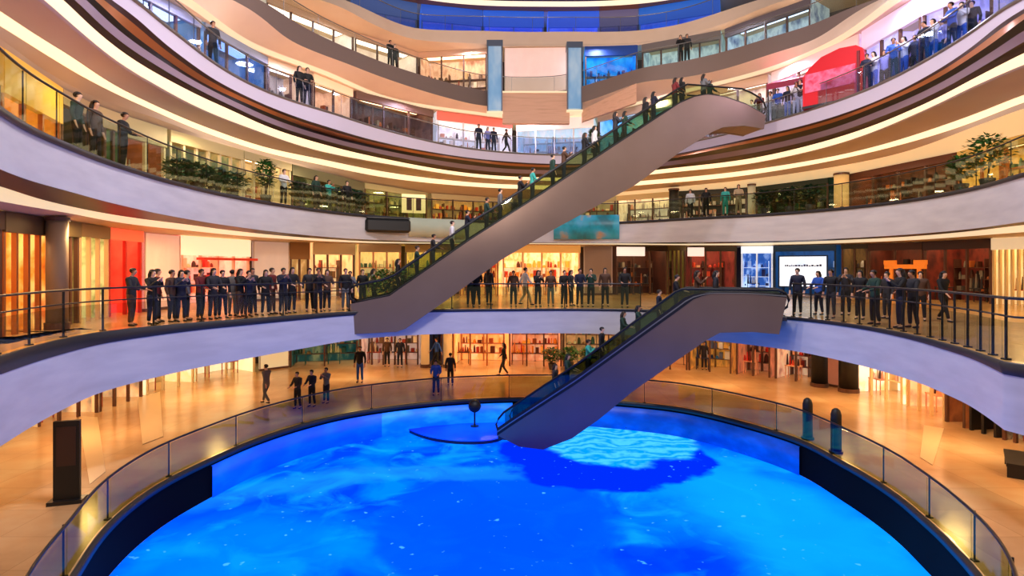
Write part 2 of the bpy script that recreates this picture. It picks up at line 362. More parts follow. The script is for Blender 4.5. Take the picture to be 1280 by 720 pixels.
    c = mixc(fl, c, (0,45,205))
    # glints
    n3 = noise(3.2, 2); m3 = N.new('ShaderNodeMapRange'); m3.inputs[1].default_value = .70; m3.inputs[2].default_value = .76; L.new(n3.outputs[0], m3.inputs[0])
    c = mixc(math2('MULTIPLY', m3.outputs[0], .7), c, (90,210,255))
    L.new(c, b.inputs['Emission Color']); b.inputs['Emission Strength'].default_value = 1.7
    b.inputs['Base Color'].default_value = (0,.004,.012,1); b.inputs['Roughness'].default_value = .3; b.inputs['Specular IOR Level'].default_value = 0
    return m
mb = MB(); ring = [T0.p(a) for a in range(-180, 180, 2)]
mb.add([(CX, CY, Wz(ZP))] + [(q.x, q.y, Wz(ZP)) for q in ring], [(0, i+1, (i+1) % 180+1) for i in range(180)])
pool = mb.build('ocean_display_floor', pool_material())
tag(pool, 'round glowing blue floor showing an ocean picture, sunk below the ground floor', 'display floor')
struct(loft('wall_pit', [cp(T0,0,-.0), cp(T0,-.0,-.22), cz(T0,ZP)], -180, 180, M_black))
trim([cp(T0,.02,.02), cp(T0,-.1,.02), cp(T0,-.1,-.16), cp(T0,0,-.18)], -180, 180, M_dark)
def led(pxa, pxb, ztop, zbot, c, es, label):
    a0, a1 = T0.at(pxa), T0.at(pxb)
    m = noisy('led_%d' % pxa, c, .8, .4, es=es, stretch=(1,1,2))
    o = loft('led_wall_screen', [cz(T0,ztop,-.01), cz(T0,ztop,-.08), cz(T0,zbot,-.08), cz(T0,zbot,-.01)], a0, a1, m)
    tag(o, label, 'screen')
led(262, 474, ZG-.25, ZP, [(0,70,225),(0,80,235),(0,95,245)], .8, 'blue lit screen wall on the left of the display pit')
led(476, 640, ZG-.25, ZP, [(0,90,245),(0,105,255),(20,140,255)], .9, 'bright blue lit screen wall at the back of the display pit')
led(722, 998, ZG-.25, ZP, [(0,50,140),(0,62,170),(0,80,200)], .8, 'dim blue lit screen wall on the right of the display pit')

# ------------------------------------------------------------------ railings
def railing(c, a0, a1, label, gm, h=1.1, rails=(1.1,), panel=2.0, post_w=.03, posts=1, rail_r=.03, pm=None, cut=()):
    root = empty('glass_railing', c.p((a0+a1)/2)); tag(root, label, 'railing')
    pm = pm or M_rail
    R = c.r((a0+a1)/2); n = max(1, int(R*math.radians(a1-a0)/panel))
    for i in range(n):
        b0 = a0+(a1-a0)*(i+.006)/n; b1 = a0+(a1-a0)*(i+.994)/n
        mb = MB(); vs = []; k = 4
        for j in range(k+1):
            a = b0+(b1-b0)*j/k
            for off, dz in ((.05,.03),(.07,.03),(.07,h-.03),(.05,h-.03)): vs.append(c.p(a, off, dz))
        fs = [(j*4+q, j*4+(q+1)%4, j*4+4+(q+1)%4, j*4+4+q) for j in range(k) for q in range(4)] + [(0,1,2,3),(k*4+3,k*4+2,k*4+1,k*4)]
        mb.add(vs, fs); mb.build('glass_panel', gm, root, True)
    m = int(n*posts)
    for i in range(m+1 if m else 0):
        a = a0+(a1-a0)*i/m; mb = MB(); mb.tube([c.p(a,.12,0), c.p(a,.12,max(rails))], post_w, 6); mb.box(*[v for q in [(c.p(a,.12).x, .06),(c.p(a,.12).y, .06)] for v in (q[0]-q[1], q[0]+q[1])], c.p(a).z, c.p(a).z+.03)
        mb.build('post', pm, root, True)
    st = int((a1-a0)/1.0)+2
    for rh in rails:
        mb = MB(); mb.tube([c.p(a0+(a1-a0)*i/(st-1), .12 if rh < max(rails) else .06, rh) for i in range(st)], rail_r if rh == max(rails) else rail_r*.7, 8)
        mb.build('handrail', pm, root, True, smooth=True)
    return root
e1a, e1b = T1.at(437), T1.at(512); e2a, e2b = T1.at(800), T1.at(988)
railing(T0, -150, 150, 'clear glass railing ringing the blue display pit on the ground floor', M_gG, 1.05, (1.08,), 3.2, .02, 1, .035)
railing(T1, -138, e1a, 'glass and dark metal railing on the left half of the first balcony, crowd behind it', M_gC, .8, (1.22,.86), 1.5, .03)
railing(T1, e1b, e2a, 'glass railing at the far back of the first balcony between the two escalators', M_gG, 1.0, (1.1,), 1.4, .025)
railing(T1, e2b, 150, 'glass and dark metal railing on the right half of the first balcony', M_gC, .8, (1.22,.86), .62, .026)
railing(T2, -120, 98, 'green tinted glass railing of the second balcony', M_g2, 1.1, (1.12,), 2.4, .015, 1, .03)
railing(A3, -105, 98, 'pale blue glass railing of the third balcony', M_gB, 1.05, (1.08,), 2.6, .015, 1, .03, M_steel)
railing(T4, -70, 70, 'pale glass railing of the fourth balcony', M_gC, 1.05, (1.08,), 3.0, .015, 1, .03, M_steel)
railing(T5, -60, 60, 'blue tinted glass railing of the fifth balcony', M_gB, 1.05, (1.08,), 3.0, .015, 1, .03, M_steel)

# ------------------------------------------------------------------ shops
GOODS = {
 'warm': [(150,70,20),(240,150,40),(255,200,90),(90,40,15),(200,60,30)],
 'cream': [(230,200,150),(120,90,60),(250,235,200),(170,60,40),(80,70,50)],
 'green': [(40,70,50),(90,130,100),(200,210,170),(30,90,90),(160,130,80)],
 'dark': [(30,22,18),(90,50,30),(200,110,50),(60,60,60),(150,140,120)],
 'blue': [(20,60,140),(60,140,220),(220,235,255),(30,40,90),(90,110,170)],
 'white': [(235,230,225),(180,170,170),(90,80,90),(220,160,140),(250,250,250)],
 'red': [(200,40,30),(240,90,60),(120,20,20),(250,190,150),(60,20,20)],
 'violet': [(190,170,240),(110,90,180),(240,230,255),(50,40,120),(160,160,220)]}
def gm(k): return [mat('goods_%s_%d' % (k, i), c, .45) for i, c in enumerate(GOODS[k])]
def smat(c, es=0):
    """shop wall: (colours, glow)"""
    return noisy('wall_' + '_'.join('%02x%02x%02x' % tuple(q) for q in c) + '_%d' % int(es*100), c, 1.1, .55, es=es, stretch=(1.4,1,.8), detail=4)  # shop light is put into the wall colours as glow
HGT = {0: (S0, ZG, 3.2), 1: (S1, Z1, 3.3), 2: (S2, Z2, 2.8), 3: (S3, Z3, 3.2), 4: (S4, Z4, 3.4), 5: (S5, Z5, 3.5)}
FL = {0: 'ground floor', 1: 'first balcony', 2: 'second balcony', 3: 'third balcony', 4: 'fourth balcony', 5: 'fifth balcony'}
def frame_at(lv, pa, pb, off=0):
    c, zf, H = HGT[lv]; A = c.p(c.at(pa, off), off); B = c.p(c.at(pb, off), off); A.z = B.z = Wz(zf)
    mid = (A+B)/2; w = (B-A).length; rz = math.atan2(B.y-A.y, B.x-A.x); return mid, w, rz, H
def shop(lv, pa, pb, label, wall, es=.4, head=None, hh=.55, hes=.0, goods='cream', lightm=None, mull=3, mullm=None, glassm=None, kind='window', cat='shop', grow=1.0):
    mid, w, rz, H = frame_at(lv, pa, pb); w *= .985
    root = empty('storefront', mid, rz); tag(root, label, cat)
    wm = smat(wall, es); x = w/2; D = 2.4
    if kind == 'panel':        # a closed hoarding
        mb = MB(); mb.box(-x, x, 0, .12, .12, H-.05); mb.build('board', wm, root)
        mb = MB(); mb.box(-x, x, -.03, .14, 0, .12); mb.build('plinth', M_brown, root)
        for e in (-x, x-.05): mb = MB(); mb.box(e, e+.05, -.03, .14, .12, H-.05); mb.build('edge_trim', M_taupe, root)
        return root
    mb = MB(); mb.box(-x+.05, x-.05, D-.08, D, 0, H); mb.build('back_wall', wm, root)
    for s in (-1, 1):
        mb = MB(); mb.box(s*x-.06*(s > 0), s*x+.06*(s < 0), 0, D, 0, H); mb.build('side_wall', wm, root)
    hm = mat('header_%s_%d' % ('%02x%02x%02x' % tuple(head), int(hes*10)), head, .5, emit=head if hes else None, es=hes) if head else M_brown
    mb = MB(); mb.box(-x, x, -.1, .12, H-hh, H-.02); mb.build('sign_band', hm, root)
    mm = mullm or M_brown
    for i in range(mull+1):
        q = -x+.06+(w-.12)*i/max(1,mull); mb = MB(); mb.box(q-.05, q+.05, -.04, .08, 0, H-hh); mb.build('mullion', mm, root)
    if glassm: mb = MB(); mb.box(-x+.1, x-.1, .01, .03, .1, H-hh-.02); mb.build('window_pane', glassm, root)
    mb = MB(); mb.box(-x+.3, x-.3, .7, 1.5, H-.08, H-.04); mb.build('ceiling_light', lightm or M_warm, root)
    nsh = 3; shz = [.5, 1.15, 1.8]
    mb = MB()
    for z in shz: mb.box(-x+.15, x-.15, D-.6, D-.12, z, z+.04)
    k = max(2, int(w/1.6))
    for i in range(k+1): q = -x+.17+(w-.34)*i/k; mb.box(q-.02, q+.02, D-.6, D-.12, 0, 2.3)
    mb.build('shelf', mm, root)
    # what stands on the shelves and on the tables is uncountable at this size
    rnd = random.Random(pa*7+lv); mb = MB()
    for z in shz:
        q = -x+.25
        while q < x-.3:
            bw = rnd.uniform(.08,.3); bh = rnd.uniform(.12,.52)
            if rnd.random() < .8:
                if rnd.random() < .5: mb.box(q, q+bw, D-.5, D-.2, z+.04, z+.04+bh, rnd.randrange(5))
                else: mb.tube([(q+bw/2,D-.35,z+.04),(q+bw/2,D-.35,z+.04+bh*.6),(q+bw/2,D-.35,z+.04+bh)], [bw*.5,bw*.45,bw*.2], 8, rnd.randrange(5))
            q += bw+rnd.uniform(.02,.15)
    for i in range(max(1, int(w/1.8))):   # display tables with goods
        q = -x+.7+i*1.8+rnd.uniform(-.2,.2)
        if q > x-.6: break
        mb.box(q-.4, q+.4, .5, 1.0, .7, .75, 3)
        for s1 in (-.36,.36):
            for s2 in (.54,.96): mb.box(q+s1-.02, q+s1+.02, s2-.02, s2+.02, 0, .7, 3)
        for j in range(5):
            u = q-.34+j*.15; mb.tube([(u,.75,.75),(u,.75,.9),(u,.75,rnd.uniform(1.0,1.5))], [.07,.06,.03], 8, rnd.randrange(5))
    g = mb.build('merchandise', gm(goods)); g.location = mid; g.rotation_euler = (0,0,rz)
    tag(g, 'goods inside the ' + label, 'merchandise', kind='stuff')
    return root
def pillar(lv, px, w, label, m, off=-.4, H=None, h0=0):
    c, zf, hh = HGT[lv]; a = c.at(px, off); q = c.p(a, off); root = empty('column', (q.x, q.y, Wz(zf)), -math.radians(a)); tag(root, label, 'column')
    H = (H or hh)
    mb = MB(); mb.tube([(0,0,h0+.2),(0,0,H-.12)], w/2, 20); mb.build('shaft', m, root, smooth=True)
    mb = MB(); mb.tube([(0,0,h0),(0,0,h0+.2)], w/2+.04, 20); mb.build('base', M_brown, root)
    mb = MB(); mb.tube([(0,0,H-.12),(0,0,H)], w/2+.04, 20); mb.build('capital', M_brown, root)
    return root
W = M_white
# --- first balcony, left to right
shop(1,-60,-2,'amber lit shop at the far left edge of the first balcony',[(120,50,15),(240,150,40),(255,210,110)],.5,(90,60,40),.5,goods='warm')
shop(1,0,62,'golden orange shop with brown header, left on the first balcony',[(150,60,15),(235,140,40),(255,215,120),(230,120,50)],.75,(96,72,40),.55,goods='warm',mull=4,mullm=M_copper)
pillar(1,70,.55,'grey round column beside the golden orange shop',mat('col_grey',(150,130,110),.5))
shop(1,76,96,'narrow olive shopfront between grey column and window display',[(90,80,40),(150,140,80),(60,60,30)],.3,(110,96,60),.5,goods='green',mull=2)
shop(1,97,132,'cream and green window display left of the red shop',[(250,190,130),(220,220,150),(150,150,80),(255,230,190)],.6,(150,120,70),.45,goods='green',mull=3,mullm=mat('mull_cream',(240,200,150),.5))
shop(1,134,176,'bright red shopfront on the first balcony',[(225,40,25),(245,70,45),(250,90,60)],.75,(255,110,70),.45,.5,goods='red',mull=2,mullm=mat('mull_red',(200,50,40),.5))
shop(1,178,223,'plain pale pink hoarding right of the red shop',[(246,204,190),(250,210,196),(252,216,202)],.28,kind='panel')
sh = shop(1,225,311,'pink lit shop with a long cream sign and a red awning edge',[(250,170,150),(255,200,180),(250,130,110)],.55,(255,235,195),.9,.75,goods='red',mull=4,mullm=mat('mull_pink',(250,190,170),.5))
mid,w,rz,H = frame_at(1,225,311); mb = MB(); mb.box(-w*.32,w*.5,-.5,-.1,H-1.12,H-1.0); mb.build('awning_edge', mat('awning_red',(235,60,40),.5), sh)
shop(1,313,358,'plain light grey hoarding behind the crowd on the first balcony',[(214,204,204),(222,212,210)],.15,kind='panel')
shop(1,359,386,'brown framed shop with small patterned top panel',[(150,110,60),(190,150,90),(255,230,170)],.5,(140,100,56),1.0,goods='cream',mull=2)
shop(1,388,442,'cream lit shop with beige header near the foot of the long escalator',[(240,180,120),(255,220,160),(220,130,80)],.6,(214,190,150),.7,goods='cream',mull=3)
shop(1,444,500,'shop with orange posts and greenery behind the foot of the long escalator',[(240,160,90),(220,200,130),(160,160,80)],.5,(200,180,150),.5,goods='green',mull=3,mullm=M_copper)
shop(1,502,568,'olive green lit shop behind the long escalator',[(160,150,60),(220,190,90),(90,110,60)],.5,(190,170,110),.5,goods='green',mull=4)
shop(1,570,622,'shop with tall amber columns right of the long escalator',[(230,140,50),(250,190,100),(160,80,30)],.6,(240,190,120),.45,.3,goods='warm',mull=6,mullm=M_copper)
shop(1,624,724,'brilliant peach and white lit shop at the back of the first balcony',[(255,200,140),(255,225,180),(250,170,90),(255,235,205)],.8,(250,180,90),.5,.4,goods='warm',mull=4,mullm=mat('mull_peach',(255,210,160),.5))
shop(1,726,764,'plain taupe wall panel beside the peach lit shop',[(150,122,100),(156,128,106)],.1,kind='panel')
sh = shop(1,766,832,'dark brown cafe with a white light box over its left end',[(50,26,20),(80,40,28),(60,40,30)],.15,(60,40,30),.35,goods='dark',mull=3)
mid,w,rz,H = frame_at(1,766,800); r2 = empty('light_box', mid+Vector((0,-.5,2.6)), rz); tag(r2,'white light box sign hanging over the dark brown cafe','sign'); mb = MB(); mb.box(-w/2,w/2,-.1,.1,0,.6); mb.build('lit_face', mat('litface',(255,240,225),.5,emit=(255,232,215),es=.9), r2); mb = MB(); mb.box(-w/2-.03,w/2+.03,-.12,.12,.6,.66); mb.build('top_frame', M_brown, r2)
shop(1,834,856,'olive curtained front right of the dark brown cafe',[(90,80,30),(120,100,44),(70,66,30)],.3,(110,90,50),.3,goods='green',mull=4)
sh = shop(1,858,920,'dim shop with pink and orange goods behind the short escalator top',[(60,30,25),(150,60,50),(90,50,30)],.3,(60,50,40),.35,goods='red',mull=3)
mid,w,rz,H = frame_at(1,856,876); r2 = empty('light_box', mid+Vector((0,-.5,2.6)), rz); tag(r2,'smaller white light box sign right of the olive curtained front','sign'); mb = MB(); mb.box(-w/2,w/2,-.1,.1,0,.6); mb.build('lit_face', MC['litface'], r2); mb = MB(); mb.box(-w/2-.03,w/2+.03,-.12,.12,.6,.66); mb.build('top_frame', M_brown, r2)
shop(1,922,962,'cool white and blue lit shop left of the big white screen',[(20,60,120),(30,80,150),(200,225,255)],.7,(225,240,255),.5,.8,goods='blue',lightm=M_cool,mull=2,mullm=mat('mull_white',(235,240,250),.5,emit=(220,235,255),es=.5))
shop(1,964,1044,'dark blue shopfront holding a big white screen',[(14,50,90),(20,70,120),(10,40,70)],.5,(20,60,100),.4,goods='blue',lightm=M_cool,mull=1,mullm=mat('mull_navy',(20,50,80),.5))
mid,w,rz,H = frame_at(1,970,1026); r2 = empty('display_screen', mid+Vector((0,-.35,.6)), rz); tag(r2,'large glowing white screen with a line of dark marks, first balcony right','screen')
mb = MB(); mb.box(-w/2,w/2,-.04,0,0,1.95); mb.build('lit_panel', noisy('screen_lit',[(190,215,255),(235,242,255),(255,255,255)],.9,.4,es=1.05), r2)
mb = MB()
for x0,x1,z0,z1 in ((-w/2-.08,w/2+.08,-.08,0),(-w/2-.08,w/2+.08,1.95,2.03),(-w/2-.08,-w/2,0,1.95),(w/2,w/2+.08,0,1.95)): mb.box(x0,x1,-.07,.03,z0,z1)
mb.build('screen_frame', mat('mull_navy'), r2)
mb = MB(); rr = random.Random(3); q = -w*.38
while q < w*.36:
    bw = rr.uniform(.05,.16); mb.box(q,q+bw,-.06,-.04,1.3,1.3+rr.uniform(.07,.15)); q += bw+.035
mb.build('lettering', mat('letter_navy',(50,50,110),.5), r2)
shop(1,1046,1080,'dark shop with hanging white lamps right of the white screen',[(40,30,24),(120,90,50),(60,50,34)],.3,(40,34,28),.3,goods='white',mull=2)
sh = shop(1,1082,1152,'dark brown restaurant with an orange gateway inside',[(56,22,14),(90,36,20),(44,18,12)],.3,(64,26,18),.45,goods='dark',mull=2)
mid,w,rz,H = frame_at(1,1098,1150); r2 = empty('orange_gateway', mid+Vector((0,-.25,0)), rz); tag(r2,'glowing orange gateway frame standing at the dark brown restaurant front','gateway')
mo = mat('gate_orange',(235,130,40),.5,emit=(235,120,35),es=.55)
for s in (-1,1):
    mb = MB(); mb.box(s*w*.33-.08,s*w*.33+.08,-.08,.08,0,1.9); mb.build('gate_post', mo, r2)
mb = MB(); mb.box(-w*.48,w*.48,-.12,.12,1.75,2.0); mb.box(-w*.5,-w*.22,-.1,.1,2.0,2.25); mb.box(w*.22,w*.5,-.1,.1,2.0,2.25); mb.build('lintel', mo, r2)
shop(1,1154,1236,'dark red restaurant with rows of orange bottles and lamps',[(60,22,16),(120,44,26),(40,16,12)],.3,(56,24,18),.5,goods='dark',mull=3)
shop(1,1238,1290,'cream curtained shopfront at the right edge of the first balcony',[(230,200,140),(250,225,170),(200,160,100)],.5,(250,235,195),.6,.4,goods='cream',mull=6,mullm=mat('mull_curtain',(240,215,160),.5))
shop(1,1292,1380,'pale lit shop beyond the right edge of the first balcony',[(240,200,140),(250,220,160)],.4,(220,190,140),.6,goods='cream')
# --- second balcony
shop(2,-70,-4,'amber wood lined shop outside the left edge of the second balcony',[(200,130,50),(240,180,70)],.5,(230,170,70),1.0,.3,goods='warm')
shop(2,-3,72,'golden yellow timber shop at the left end of the second balcony',[(190,110,40),(235,160,50),(245,190,80)],.55,(232,178,70),1.15,.35,goods='warm',mull=3,mullm=M_copper)
shop(2,74,112,'dark green and brown shop beside the golden yellow timber one',[(30,30,22),(70,60,40),(110,70,40)],.2,(190,165,130),.5,goods='dark',mull=2)
shop(2,114,150,'green glazed window with cream header on the second balcony',[(90,120,90),(130,150,110),(60,90,80)],.4,(205,185,145),.7,goods='green',mull=3,glassm=M_gG)
shop(2,152,206,'brown and rust coloured shop window on the second balcony',[(130,70,40),(160,90,50),(90,50,30)],.4,(200,190,150),.8,goods='dark',mull=2,mullm=mat('mull_cr2',(225,210,170),.5))
shop(2,208,300,'shop strung with cream lamps above green displays',[(130,110,70),(90,110,80),(200,170,110)],.4,(210,196,150),.5,goods='green',mull=6,mullm=mat('mull_cr2'))
shop(2,302,360,'cream columned shopfront with a dark green plant display',[(200,180,130),(220,200,150),(120,110,70)],.45,(200,190,150),.4,goods='cream',mull=5,mullm=mat('mull_cr2'))
shop(2,362,452,'dark green glazed shop on the second balcony',[(34,60,52),(60,80,64),(26,44,40)],.3,(110,110,84),.6,goods='green',mull=3,glassm=M_gG)
shop(2,454,532,'olive shop right of the dark green one',[(130,124,80),(170,160,110),(100,96,60)],.4,(190,184,140),.4,goods='cream',mull=3,glassm=M_gG)
shop(2,534,640,'shop with orange details half hidden behind the long escalator',[(150,130,80),(190,150,90),(110,100,70)],.4,(200,190,150),.4,goods='warm',mull=4)
shop(2,642,768,'grey green shop behind the middle of the long escalator',[(130,124,90),(170,160,120)],.35,(190,184,150),.4,goods='cream',mull=4)
shop(2,770,836,'cream white shop at the right back of the second balcony',[(220,200,160),(250,235,200),(150,130,100)],.5,(220,200,160),.4,goods='white',mull=3)
pillar(2,838,.7,'black round column on the right of the second balcony',M_rubber,-1.5)
shop(2,844,930,'dark shop with small bright displays right of the black column',[(24,26,22),(70,60,40),(30,50,40)],.25,(30,34,30),.35,goods='white',mull=3)
pillar(2,936,.5,'pale round column between two dark shops of the second balcony',mat('col_pale',(190,195,185),.5),-1.5)
shop(2,942,1036,'dark bottle green shop on the right of the second balcony',[(14,30,24),(30,60,44),(60,90,70)],.25,(24,40,30),.35,goods='green',mull=2,glassm=M_gG)
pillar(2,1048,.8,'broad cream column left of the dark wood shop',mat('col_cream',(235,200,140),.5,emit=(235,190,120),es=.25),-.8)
shop(2,1060,1194,'long dark wood and brick shop on the second balcony',[(60,30,20),(110,56,30),(40,24,18)],.3,(90,44,26),.4,goods='dark',mull=4)
shop(2,1196,1290,'amber lit shop with plants at the right end of the second balcony',[(200,140,50),(240,190,90),(150,110,40)],.5,(220,190,110),.4,goods='green',mull=3,mullm=M_copper)
# --- third balcony
shop(3,150,250,'white and teal glazed shop at the left end of the third balcony',[(170,200,215),(120,170,190),(220,230,235)],.5,(200,200,215),.4,goods='blue',lightm=M_white,mull=3,glassm=M_gB)
shop(3,252,330,'teal blue shop with a bright diagonal light behind glass',[(50,110,150),(90,150,190),(190,220,235)],.5,(150,160,190),.4,goods='blue',lightm=M_cool,mull=3,glassm=M_gB)
shop(3,332,388,'grey glazed shop behind two dark figures on the third balcony',[(170,150,150),(200,190,190),(120,110,120)],.4,(220,190,160),.5,goods='white',lightm=W,mull=2)
shop(3,390,440,'peach coloured shop on the third balcony',[(230,180,140),(250,210,170),(190,130,90)],.5,(250,220,180),.5,.3,goods='warm',mull=2)
shop(3,442,540,'dark plum fronted shop on the third balcony',[(70,44,44),(100,70,66),(60,40,44)],.2,(120,90,80),.5,goods='dark',mull=3)
shop(3,542,640,'bright white shop with a salmon red header',[(240,232,232),(250,245,245),(200,196,210)],.65,(232,110,90),.6,.35,goods='white',lightm=W,mull=3,mullm=mat('mull_w',(240,238,238),.5))
shop(3,642,742,'pale pink and aqua glazed shop below the hanging wood bridge front',[(240,215,205),(190,220,225),(250,235,230)],.6,(245,225,215),.8,.5,goods='white',lightm=W,mull=4,glassm=M_gB,mullm=mat('mull_w'))
shop(3,744,850,'sky blue lit shop behind the top of the long escalator',[(60,150,230),(120,190,240),(200,225,245)],.6,(220,200,190),.5,goods='blue',lightm=M_cool,mull=3)
shop(3,852,960,'white lit shop left of the red kiosk',[(220,200,195),(240,225,220),(160,130,130)],.5,(220,180,150),.5,goods='white',lightm=W,mull=3)
shop(3,962,1074,'lilac lit shop behind the red kiosk',[(200,180,220),(230,215,240),(140,110,170)],.5,(226,196,190),.6,.3,goods='violet',lightm=W,mull=3)
shop(3,1076,1150,'violet blue shop full of white goods on the third balcony',[(170,160,225),(215,205,245),(90,90,180)],.6,(222,190,215),.9,.5,goods='violet',lightm=M_cool,mull=3)
shop(3,1152,1240,'lavender shop at the right end of the third balcony',[(150,150,220),(200,190,235),(110,100,150)],.55,(214,190,225),.9,.5,goods='violet',lightm=M_cool,mull=3)
# --- fourth balcony
shop(4,330,440,'white lit shop at the left end of the fourth balcony',[(225,215,205),(245,240,235)],.6,(226,190,160),.4,goods='white',lightm=W,mull=4)
shop(4,442,520,'white shop with dark spots of goods on the fourth balcony',[(220,205,190),(245,235,220)],.6,(220,180,150),.4,goods='white',lightm=W,mull=3)
shop(4,522,606,'copper and cream shop left of the blue glass piers, fourth balcony',[(210,160,130),(240,210,185),(170,110,80)],.45,(226,180,150),.4,goods='cream',mull=3)
shop(4,628,708,'pale pink wall panel between two blue glass piers',[(240,204,192),(246,212,200)],.42,kind='panel')  # plain wall, its brightness put in as glow
shop(4,730,796,'electric blue lit shop right of the blue glass piers',[(0,90,200),(10,140,235),(40,180,245)],.8,(20,60,140),.7,.2,goods='blue',lightm=M_cool,mull=1)
shop(4,798,900,'teal and white glazed shop on the right of the fourth balcony',[(120,150,160),(190,215,215),(70,100,120)],.5,(120,110,110),.6,goods='blue',lightm=M_cool,mull=4)
shop(4,902,1010,'blue grey glazed shop at the right end of the fourth balcony',[(90,120,160),(190,215,225),(60,80,130)],.5,(110,100,110),.6,goods='blue',lightm=M_cool,mull=4)
# --- fifth balcony: blue
for i, (a, b, lb) in enumerate([(440,520,'slate blue shopfront at the left end of the fifth balcony'),(522,600,'deep blue shopfront left of the fifth balcony centre'),(602,680,'royal blue lit shopfront at the fifth balcony centre'),(682,745,'royal blue shopfront with a pale spot, right of fifth balcony centre'),(747,795,'grey violet shopfront on the fifth balcony'),(797,900,'bright azure shopfront at the right end of the fifth balcony')]):
    c = [[(50,80,140),(70,100,150)],[(30,80,190),(60,110,200)],[(30,90,215),(50,110,225)],[(40,90,220),(110,150,240)],[(90,84,120),(70,70,130)],[(20,90,190),(60,140,220)]][i]
    shop(5, a, b, lb, c, .85, c[0], 1.3, .6, goods='blue', lightm=M_blueL, mull=2, mullm=mat('mull_blue%d' % i, c[1], .5), glassm=M_gB)
# --- ground floor
shop(0,40,120,'cream lit shop at the far left of the ground floor',[(240,190,120),(250,215,150)],.5,(230,200,150),.5,goods='cream')
shop(0,122,176,'cream shop with dark uprights left on the ground floor',[(250,225,180),(230,190,130),(140,120,100)],.6,(240,215,170),.6,goods='cream',mull=3)
shop(0,178,240,'bright cream shop with small dark displays on the ground floor',[(250,235,190),(240,210,150),(255,245,215)],.7,(240,220,170),.5,goods='cream',mull=3,mullm=mat('mull_cr2'))
shop(0,242,318,'pale yellow shop window with a row of dark goods',[(250,235,185),(255,245,210)],.7,(235,215,165),.5,goods='cream',mull=2,mullm=mat('mull_cr2'))
shop(0,320,358,'cream panelled corner of the ground floor left of the teal front',[(235,225,180),(225,215,170)],.4,kind='panel')
shop(0,360,446,'dark teal shopfront with a long blue green sign on the ground floor',[(20,60,66),(30,90,84),(150,160,110)],.35,(14,90,86),1.6,.25,goods='green',mull=2)
shop(0,448,524,'shop with rust and slate doors on the ground floor',[(190,170,150),(230,190,170),(120,70,50)],.45,(200,190,180),.4,goods='cream',mull=5)
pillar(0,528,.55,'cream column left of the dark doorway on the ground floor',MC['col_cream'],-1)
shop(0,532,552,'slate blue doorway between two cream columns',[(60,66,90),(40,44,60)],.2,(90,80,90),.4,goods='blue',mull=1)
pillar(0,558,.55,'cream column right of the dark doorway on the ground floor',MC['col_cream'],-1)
shop(0,562,630,'glowing orange shop at the back of the ground floor',[(255,190,110),(250,165,80),(255,215,150)],.8,(250,180,100),.5,.4,goods='warm',mull=3,mullm=M_copper)
shop(0,632,700,'orange and pink lit shop right of the glowing orange one',[(255,200,150),(240,150,100),(200,110,60)],.7,(255,190,130),.5,.5,goods='warm',mull=3)
shop(0,702,790,'warm lit shop behind the short escalator with greenery',[(240,180,120),(200,150,90),(120,100,60)],.5,(230,190,150),.5,goods='green',mull=3)
shop(0,792,856,'orange tiled shop behind the short escalator',[(240,160,90),(200,110,50)],.5,(230,150,90),.5,goods='warm')
shop(0,858,914,'shop with yellow and blue goods right of the short escalator',[(60,36,28),(220,150,60),(110,60,40)],.45,(236,170,60),.8,.3,goods='blue',mull=2)
shop(0,918,962,'red accented shop with brown counter on the ground floor',[(150,80,50),(210,130,90),(100,60,40)],.4,(170,70,50),.8,goods='red',mull=2)
shop(0,964,1020,'speckled rose and cream shop window on the ground floor',[(200,150,110),(240,200,160),(140,60,50)],.5,(180,110,80),.5,goods='red',mull=2)
pillar(0,1024,.8,'black column left of a rose coloured wall on the ground floor',M_rubber,-.5)
shop(0,1030,1049,'plain rose brown wall panel between black columns',[(190,120,90),(200,130,98)],.25,kind='panel')
pillar(0,1058,.9,'black column right of a rose coloured wall on the ground floor',M_rubber,-.5)
shop(0,1066,1128,'brilliant cream shop with white screens right on the ground floor',[(255,235,190),(255,245,225),(240,190,110)],.8,(255,220,160),.5,.5,goods='white',mull=3,mullm=mat('mull_curtain'))
shop(0,1130,1178,'cream shop with red clothes on the ground floor',[(255,220,170),(250,200,140),(220,120,80)],.7,(250,220,170),.4,.4,goods='red',mull=3,mullm=mat('mull_curtain'))
shop(0,1180,1206,'brown patterned screen front right on the ground floor',[(110,56,26),(150,84,40),(80,40,22)],.3,(90,50,26),.4,goods='dark',mull=1)
shop(0,1208,1246,'black shopfront right on the ground floor',[(14,10,10),(30,20,18)],.05,(14,12,12),.5,goods='dark',mull=2,mullm=M_rubber)
shop(0,1248,1330,'shop of pale speckled curtains at the right edge of the ground floor',[(230,200,140),(90,70,50),(250,230,180)],.4,(60,50,40),.4,goods='cream',mull=5)
shop(0,1332,1500,'warm shop beyond the right edge of the ground floor',[(240,180,110),(200,140,80)],.4,goods='warm')

